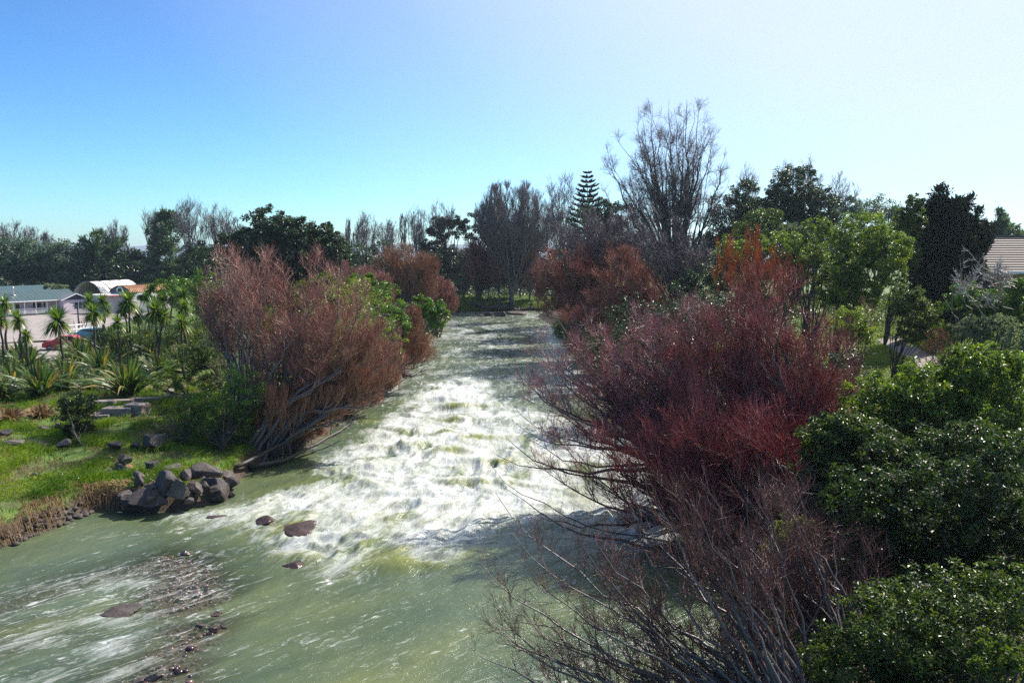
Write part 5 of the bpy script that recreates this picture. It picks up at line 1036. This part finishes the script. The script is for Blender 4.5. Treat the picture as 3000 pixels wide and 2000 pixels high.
b = Bag(); b.prism([(-.45, tp - .95)] + [(-math.cos(a_) * .45, tp - .62 + math.sin(a_) * .3) for a_ in a2] + [(.45, tp - .95)], -.06, -.041, 0); b.build('pane', M['dark_glass'], wn, False)
F0 = at(304, 876, 123); F0[2] = tz1(F0[0], F0[1]); F1 = at(440, 862, 130); ax_ = F1 - F0; Lf_ = math.hypot(ax_[0], ax_[1]); thf = math.atan2(ax_[1], ax_[0])
fb = thing('flat_roofed_building', 'low grey building with flat pale roof edge and red trim under the rust roofed shed', 'building', F0, thf); tz_ = at(310, 864, 123)[2] - F0[2]
b = Bag(); b.box((0, 0, 0), (Lf_, 4, tz_ - .2)); b.build('wall', M['grey_wall'], fb, False); b = Bag(); b.box((-.3, -.3, tz_ - .19), (Lf_ + .3, 4.3, tz_)); b.build('roof', M['white_paint'], fb, False)
b = Bag(); b.box((-.32, -.34, tz_ - .32), (Lf_ * .4, -.302, tz_ - .12)); b.build('fascia', M['red_trim'], fb, False)
# tiled house on the right
Hh = at(2905, 797, 60); gz = tz1(Hh[0] + 6, 64); house = thing('tiled_house', 'house with grey concrete tile roof behind the bare fruit tree at the right edge', 'house', (Hh[0], 60, gz), R(-6))
ez = Hh[2] - gz; rz_ = at(2905, 694, 64)[2] - gz; flat('brick', (.42, .2, .12), .8, .2, scale=9); M['tile'] = mat_flat('tile', (.14, .105, .095), .75, .3, 5)
b = Bag(); b.box((.5, .5, -1), (11.5, 8.5, ez - .1)); b.build('wall', M['brick'], house, False)
rfb = Bag(); rows = 15; V = []; Q = []
for i in range(rows):
    f0 = i / rows; f1 = (i + 1) / rows
    y0_, y1_ = 4.4 * f0, 4.4 * f1; z0_, z1_ = ez + (rz_ - ez) * f0, ez + (rz_ - ez) * f1
    xa0, xb0 = 0 + .12 * f0, 12 - 4.4 * f0; xa1, xb1 = .12 * f1, 12 - 4.4 * f1
    n0 = len(V); V += [(xa0, y0_, z0_ + .07), (xb0, y0_, z0_ + .07), (xb1, y1_ + .06, z1_ + .025), (xa1, y1_ + .06, z1_ + .025), (xa0, y0_, z0_ - .02), (xb0, y0_, z0_ - .02)]; Q += [(n0, n0 + 1, n0 + 2, n0 + 3), (n0 + 4, n0 + 5, n0 + 1, n0)]
    n0 = len(V); V += [(xa0, 8.8 - y0_, z0_ + .07), (xb0, 8.8 - y0_, z0_ + .07), (xb1, 8.8 - y1_, z1_), (xa1, 8.8 - y1_, z1_)]; Q += [(n0 + 3, n0 + 2, n0 + 1, n0)]
    n0 = len(V); V += [(xb0, y0_, z0_ + .07), (xb0, 8.8 - y0_, z0_ + .07), (xb1, 8.8 - y1_, z1_), (xb1, y1_, z1_)]; Q += [(n0, n0 + 1, n0 + 2, n0 + 3)]
hr = mesh_obj('roof', V, Q, M['tile'], house, False)
b = Bag(); b.box((0, 4.3, rz_), (7.7, 4.5, rz_ + .12)); b.build('ridge_cap', M['tile'], hr, False)
b = Bag(); b.box((0, -.1, ez - .12), (12, -.01, ez + .06)); b.build('gutter', M['white_paint'], house, False)
b = Bag(); b.box((3, .45, ez - 1.7), (4.6, .497, ez - .5)); wn = b.build('window', M['white_paint'], house, False); b = Bag(); b.box((3.08, .42, ez - 1.62), (4.52, .448, ez - .58)); b.build('pane', M['dark_glass'], wn, False)

# cars, fence, posts
def car(lab, name, u, v, Y, rz, col, L_=3.9):
    p_ = at(u, v, Y); p_[2] = tz1(p_[0], Y) + .04; t = thing(name, lab, 'car', p_, rz); flat(name + '_paint', col, .25, .03); pm = M[name + '_paint']
    side = [(0, .35), (.05, .75), (.45, .95), (1.0, 1.0), (1.55, 1.42), (2.9, 1.48), (3.6, 1.1), (3.85, .95), (3.9, .5), (3.85, .3), (3.4, .24), (.5, .24)]
    side = [(a_ * L_ / 3.9 - L_ / 2, z_) for a_, z_ in side]; b = Bag(); n_ = len(side); V = []
    for y_, k in ((-.82, .97), (-.7, 1.0), (.7, 1.0), (.82, .97)):
        V += [(x_ * k, y_ if z_ < 1.0 else y_ * .86, z_ * (1 if abs(y_) < .8 else .985)) for x_, z_ in side]
    Q = [(j * n_ + i, j * n_ + (i + 1) % n_, (j + 1) * n_ + (i + 1) % n_, (j + 1) * n_ + i) for j in range(3) for i in range(n_)]
    T_ = [(0, i, i + 1) for i in range(1, n_ - 1)] + [(3 * n_, 3 * n_ + i + 1, 3 * n_ + i) for i in range(1, n_ - 1)]
    b.add(V, Q, .5, T_); bo = b.build('body', pm, t, False); md = bo.modifiers.new('bevel', 'BEVEL'); md.width = .05; md.segments = 3
    for y_ in (-.735, .72):
        b = Bag(); b.prism([(-.45, 1.02), (-.1, 1.36), (.85, 1.38), (1.25, 1.06)], y_, y_ + .015, 1); b.build('side_window', M['dark_glass'], t, False)
    for x_ in (-1.2, 1.2):
        for y_ in (-.8, .8):
            a_ = np.linspace(-.1, .1, 4); b = Bag(); b.tube(np.stack([np.full(4, x_), y_ + a_, np.full(4, .3)], 1), [.27, .31, .31, .27], 18); wo = b.build('wheel', M['dark_board'], t); b = Bag(); b.tube(np.stack([np.full(4, x_), y_ + a_ * 1.08, np.full(4, .3)], 1), [.02, .17, .17, .02], 14); b.build('rim', M['galvanised'], wo)
    return t
car('red hatchback parked behind the big cabbage tree', 'red_car', 192, 1024, 76, R(12), (.38, .012, .02))
car('blue car half hidden by flax right of the red hatchback', 'blue_car', 262, 1003, 84, R(-5), (.08, .24, .34))
fz = []
fence = thing('rail_fence', 'low white post and rail fence between the cabbage trees', 'fence', (0, 0, 0))
fp = [at(u, v, Y) for u, v, Y in ((200, 975, 92), (222, 972, 93), (244, 969, 94), (266, 966, 95), (288, 963, 96))]
for q in fp: q[2] = tz1(q[0], q[1])
fence.location = [float(x) for x in fp[0]]; f0 = fp[0].copy()
for q in fp: b = Bag(); b.box((q[0] - f0[0] - .07, q[1] - f0[1] - .07, q[2] - f0[2] - .1), (q[0] - f0[0] + .07, q[1] - f0[1] + .07, q[2] - f0[2] + 1.15)); b.build('post', M['white_paint'], fence, False)
for hz_ in (.45, 1.0):
    b = Bag(); b.tube(np.array([q - f0 + np.array((0, -.1, hz_)) for q in fp]), [.06] * 5, 4); b.build('rail', M['white_paint'], fence, False)
def post(lab, u, Y, top_v, mat, r_, name='post', cap=None):
    p_ = at(u, top_v, Y); h_ = p_[2]; p_[2] = tz1(p_[0], Y); h_ -= p_[2]; t = thing(name, lab, 'post', p_); b = Bag(); b.tube(np.array([[0, 0, 0], [0, 0, h_ * .5], [0, 0, h_]]), [r_, r_, r_ * .9], 8); b.build('shaft', M[mat], t)
    b = Bag(); 
    if cap: b.box((-cap, -.2, h_), (cap, .2, h_ + .1))
    else: b.tube(np.array([[0, 0, h_ - .25], [0, 0, h_ - .12], [0, 0, h_ + .03]]), [r_ * 1.3, r_ * 1.35, .01], 8)
    b.build('cap', M['white_paint' if not cap else mat], t, False)
post('dark lamp post with a flat head beside the gabled wing', 227, 98, 897, 'dark_board', .1, 'lamp_post', .55)
for u, lab in ((216, 'red and white marker post left of the lamp post'), (233, 'red and white marker post just right of the lamp post'), (238, 'red and white marker post farthest right of the lamp post')):
    post(lab, u, 101, 934, 'red_trim', .05, 'marker_post')

# ------------------------------------------------------------------ grass, litter and undergrowth
def scatter(rng, n_, x0, x1, y0, y1, keep):
    x_ = x0 + (x1 - x0) * rng.random(n_); y_ = y0 + (y1 - y0) * rng.random(n_); k = keep(x_, y_); return x_[k], y_[k]
def blades(name, lab, x_, y_, h, wd, mat, bend=.5, tint=(0, 1), noise_t=.4):
    rng = RNG(); n_ = len(x_); z_ = tz(x_, y_) - .02; an = rng.random(n_) * 6.28; hh = h * (.5 + rng.random(n_)) ; ww = wd * (.6 + .8 * rng.random(n_))
    b0 = np.stack([x_, y_, z_], 1); d = np.stack([np.cos(an), np.sin(an), np.zeros(n_)], 1); b_ = bend * (.3 + rng.random(n_)) * hh
    P = np.stack([b0, b0 + d * (b_ * .3)[:, None] + np.stack([0 * hh, 0 * hh, hh * .6], 1), b0 + d * b_[:, None] + np.stack([0 * hh, 0 * hh, hh * (1 - .3 * bend)], 1)], 1)
    V, Q = ribbons(P, ww[:, None] * np.array([1, .8, .08])[None], np.array((.4, -.6, .3)))
    tn = np.clip(tint[0] + (tint[1] - tint[0]) * (noise_t * (fbm(x_ * .6, y_ * .6, 3) * 2 - .5) + (1 - noise_t) * rng.random(n_)), 0, 1)
    return tag(mesh_obj(name, V, Q, M[mat], None, False, np.repeat(tn, 6)), lab, 'grass', None, 'stuff')
rng = RNG()
def kl(x_, y_):
    d = polydist(POLY, x_, y_); return (d > .55) & (x_ < np.interp(y_, [15, 40, 60], [-2, -2, -2])) & (rng.random(len(x_)) < (.06 + 1.3 * sstep(.4, .62, fbm(x_ * .45 + 3, y_ * .45, 4))))
xa, ya = scatter(rng, 420000, -48, -4, 22, 54, kl); h_ = .14 + .34 * sstep(.4, .7, fbm(xa * .9, ya * .9, 3))
blades('grass', 'bright green tussocky grass on the left bank', xa, ya, h_, .022, 'grass', .7, (0, .92), .55)
def ke(x_, y_):
    d = polydist(POLY, x_, y_); return (d > .25) & (d < 1.5)
xa, ya = scatter(rng, 90000, -40, -14.6, 18, 38, lambda x_, y_: ke(x_, y_) & (fbm(x_ * 1.1, y_ * 1.1, 3) > .45)); xa, ya = xa[:7000], ya[:7000]
def hang(x_, y_):
    rng = RNG(); n_ = len(x_); e = .15; gx = (polydist(POLY, x_ + e, y_) - polydist(POLY, x_ - e, y_)); gy = (polydist(POLY, x_, y_ + e) - polydist(POLY, x_, y_ - e)); o_ = -unit(np.stack([gx, gy, gx * 0], 1)); z_ = tz(x_, y_)
    L = .2 + .4 * rng.random(n_); o_ = unit(o_ + rng.normal(size=o_.shape) * .45 * np.array((1, 1, 0))); b0 = np.stack([x_, y_, z_], 1)
    P = np.stack([b0, b0 + o_ * (L * .5)[:, None] + np.stack([0 * L, 0 * L, .10 + .1 * rng.random(n_)], 1), b0 + o_ * (L * .85)[:, None] + np.stack([0 * L, 0 * L, -.15 - .35 * rng.random(n_)], 1)], 1)
    V, Q = ribbons(P, np.array([.02, .018, .004])[None] * np.ones((n_, 1)), np.array((.3, -.5, .8))); tag(mesh_obj('dry_grass', V, Q, M['dead_leaf'], None, False, np.repeat(rng.random(n_) * .8, 6)), 'dry tan grass hanging over the cut edge of the left bank', 'grass', None, 'stuff')
hang(xa, ya)
xa, ya = scatter(rng, 120000, -46, 2, 26, 62, lambda x_, y_: (polydist(POLY, x_, y_) > .4) & (fbm(x_ * .7 + 40, y_ * .7, 3) > .5)); 
blades('litter', 'tan dry stalks and fallen leaves between the grass tufts', xa[:42000], ya[:42000], .16, .025, 'dead_leaf', 1.6, (0, .7))
def kf(x_, y_): return (polydist(POLY, x_, y_) > .5)
xa, ya = scatter(rng, 60000, -16, 10, Yf - 2, Yf + 26, kf); blades('grass', 'sunlit green grass on the far bank below the slim willows', xa, ya, .6, .10, 'grass', .6, (.1, .8))
xa, ya = scatter(rng, 120000, 16, 42, 34, 70, lambda x_, y_: polydist(np.array([q + np.array(o_) for q, o_ in zip([pp[0], pp[1], pp[2], pp[3], pp[4]], [(-.7, .4)] * 5)] + [q + np.array((.9, .2)) for q in pp[::-1]]), x_, y_) > .1)
blades('grass', 'lime green grass beside the footpath on the right', xa, ya, .28, .035, 'grass', .6, (.3, 1), .3)
def undergrowth(name, lab, x_, y_, rad, mat, per, size, hs=.6):
    rng = RNG(); n_ = len(x_); z_ = tz(x_, y_); j = np.repeat(np.arange(n_), per); k = len(j); e = rdir(rng, k); e[:, 2] = np.abs(e[:, 2]); rr = rad * (.5 + rng.random(n_))
    pos = np.stack([x_, y_, z_], 1)[j] + e * (rr[j] * rng.random(k) ** .5)[:, None] * np.array((1, 1, hs)); nn = unit(e + rng.normal(size=e.shape) * .5 + np.array((0, 0, .6))); dr = unit(np.cross(nn, rdir(rng, k)))
    L = size[j] * (.6 + .8 * rng.random(k)); V, Q = leaves(pos, dr, nn, L, L * .5); ct = rng.random(n_)
    return tag(mesh_obj(name, V, Q, M[mat], None, False, np.repeat(.5 * ct[j] + .5 * rng.random(k), 4)), lab, 'undergrowth', None, 'stuff')
PW = np.array([q + np.array((-1.6, 1)) for q in pp] + [q + np.array((1.8, .5)) for q in pp[::-1]])
xa, ya = scatter(rng, 5200, 4, 60, 15, 112, lambda x_, y_: (polydist(POLY, x_, y_) > .4) & (polydist(PW, x_, y_) > 3.2) & (x_ < 4 + y_ * .75))
undergrowth('undergrowth', 'tangled dark leafy undergrowth covering the right bank', xa, ya, 1.1, 'leaf_gloss', 42, .05 + ya * .0028, .9)
xa, ya = scatter(rng, 2400, 4.5, 24, 13, 34, lambda x_, y_: (polydist(POLY, x_, y_) > .5) & (polydist(PW, x_, y_) > 3))
undergrowth('undergrowth', 'near undergrowth of glossy leaves between the right bank bushes', xa, ya, .9, 'leaf_gloss', 60, .085 + ya * 0, 1.1)
xa, ya = scatter(rng, 2600, -34, -1, 36, 118, lambda x_, y_: (polydist(POLY, x_, y_) > .3) & (x_ > -.30 * y_ + np.where(y_ < 46, 2.8, 0)) & (polydist(POLY, x_, y_) < 14))
undergrowth('undergrowth', 'mixed leafy undergrowth under the willows of the left bank', xa, ya, .8, 'leaf_gloss', 40, .05 + ya * .0028, .8)
xa, ya = scatter(rng, 1800, -70, 0, 62, 160, lambda x_, y_: (polydist(POLY, x_, y_) > 1) & (x_ > -.42 * y_))
undergrowth('undergrowth', 'rough scrubby cover on the terrace beyond the left willows', xa, ya, 1.6, 'leaf_dark', 40, .08 + ya * .0025, .8)
xa, ya = scatter(rng, 1500, -30, 30, Yf + 14, Yf + 40, lambda x_, y_: x_ > -99)
undergrowth('undergrowth', 'dark scrub on the ground behind the far bank grove', xa, ya, 1.8, 'leaf_dark', 40, .1 + ya * .002, .9)



def kw(x_, y_):
    d = polydist(POLY, x_, y_); return (d > .5) & (fbm(x_ * .8 + 11, y_ * .8, 3) > .55)
rng = RNG(); xa, ya = scatter(rng, 2600, -40, -3, 28, 52, kw)
undergrowth('weeds', 'low broad leaved weeds in patches on the left bank grass', xa, ya, .28, 'leaf_green', 26, .09 + ya * 0, .7)
# ------------------------------------------------------------------ haze
b = Bag(); b.box((-5200, -900, -4.0), (5200, 5200, 95)); hz_o = b.build('haze', None and 0 or M['ground'], None, False); hz_o.data.materials.clear()
m = bpy.data.materials.new('haze'); m.use_nodes = True; n = m.node_tree; n.nodes.remove(n.nodes['Principled BSDF']); pv = n.nodes.new('ShaderNodeVolumePrincipled')
pv.inputs['Color'].default_value = (.72, .86, 1, 1); pv.inputs['Density'].default_value = .00016; pv.inputs['Anisotropy'].default_value = .35
lk(n, pv.outputs[0], n.nodes['Material Output'].inputs['Volume']); hz_o.data.materials.append(m); tag(hz_o, 'thin bluish winter haze', 'haze', None, 'stuff')
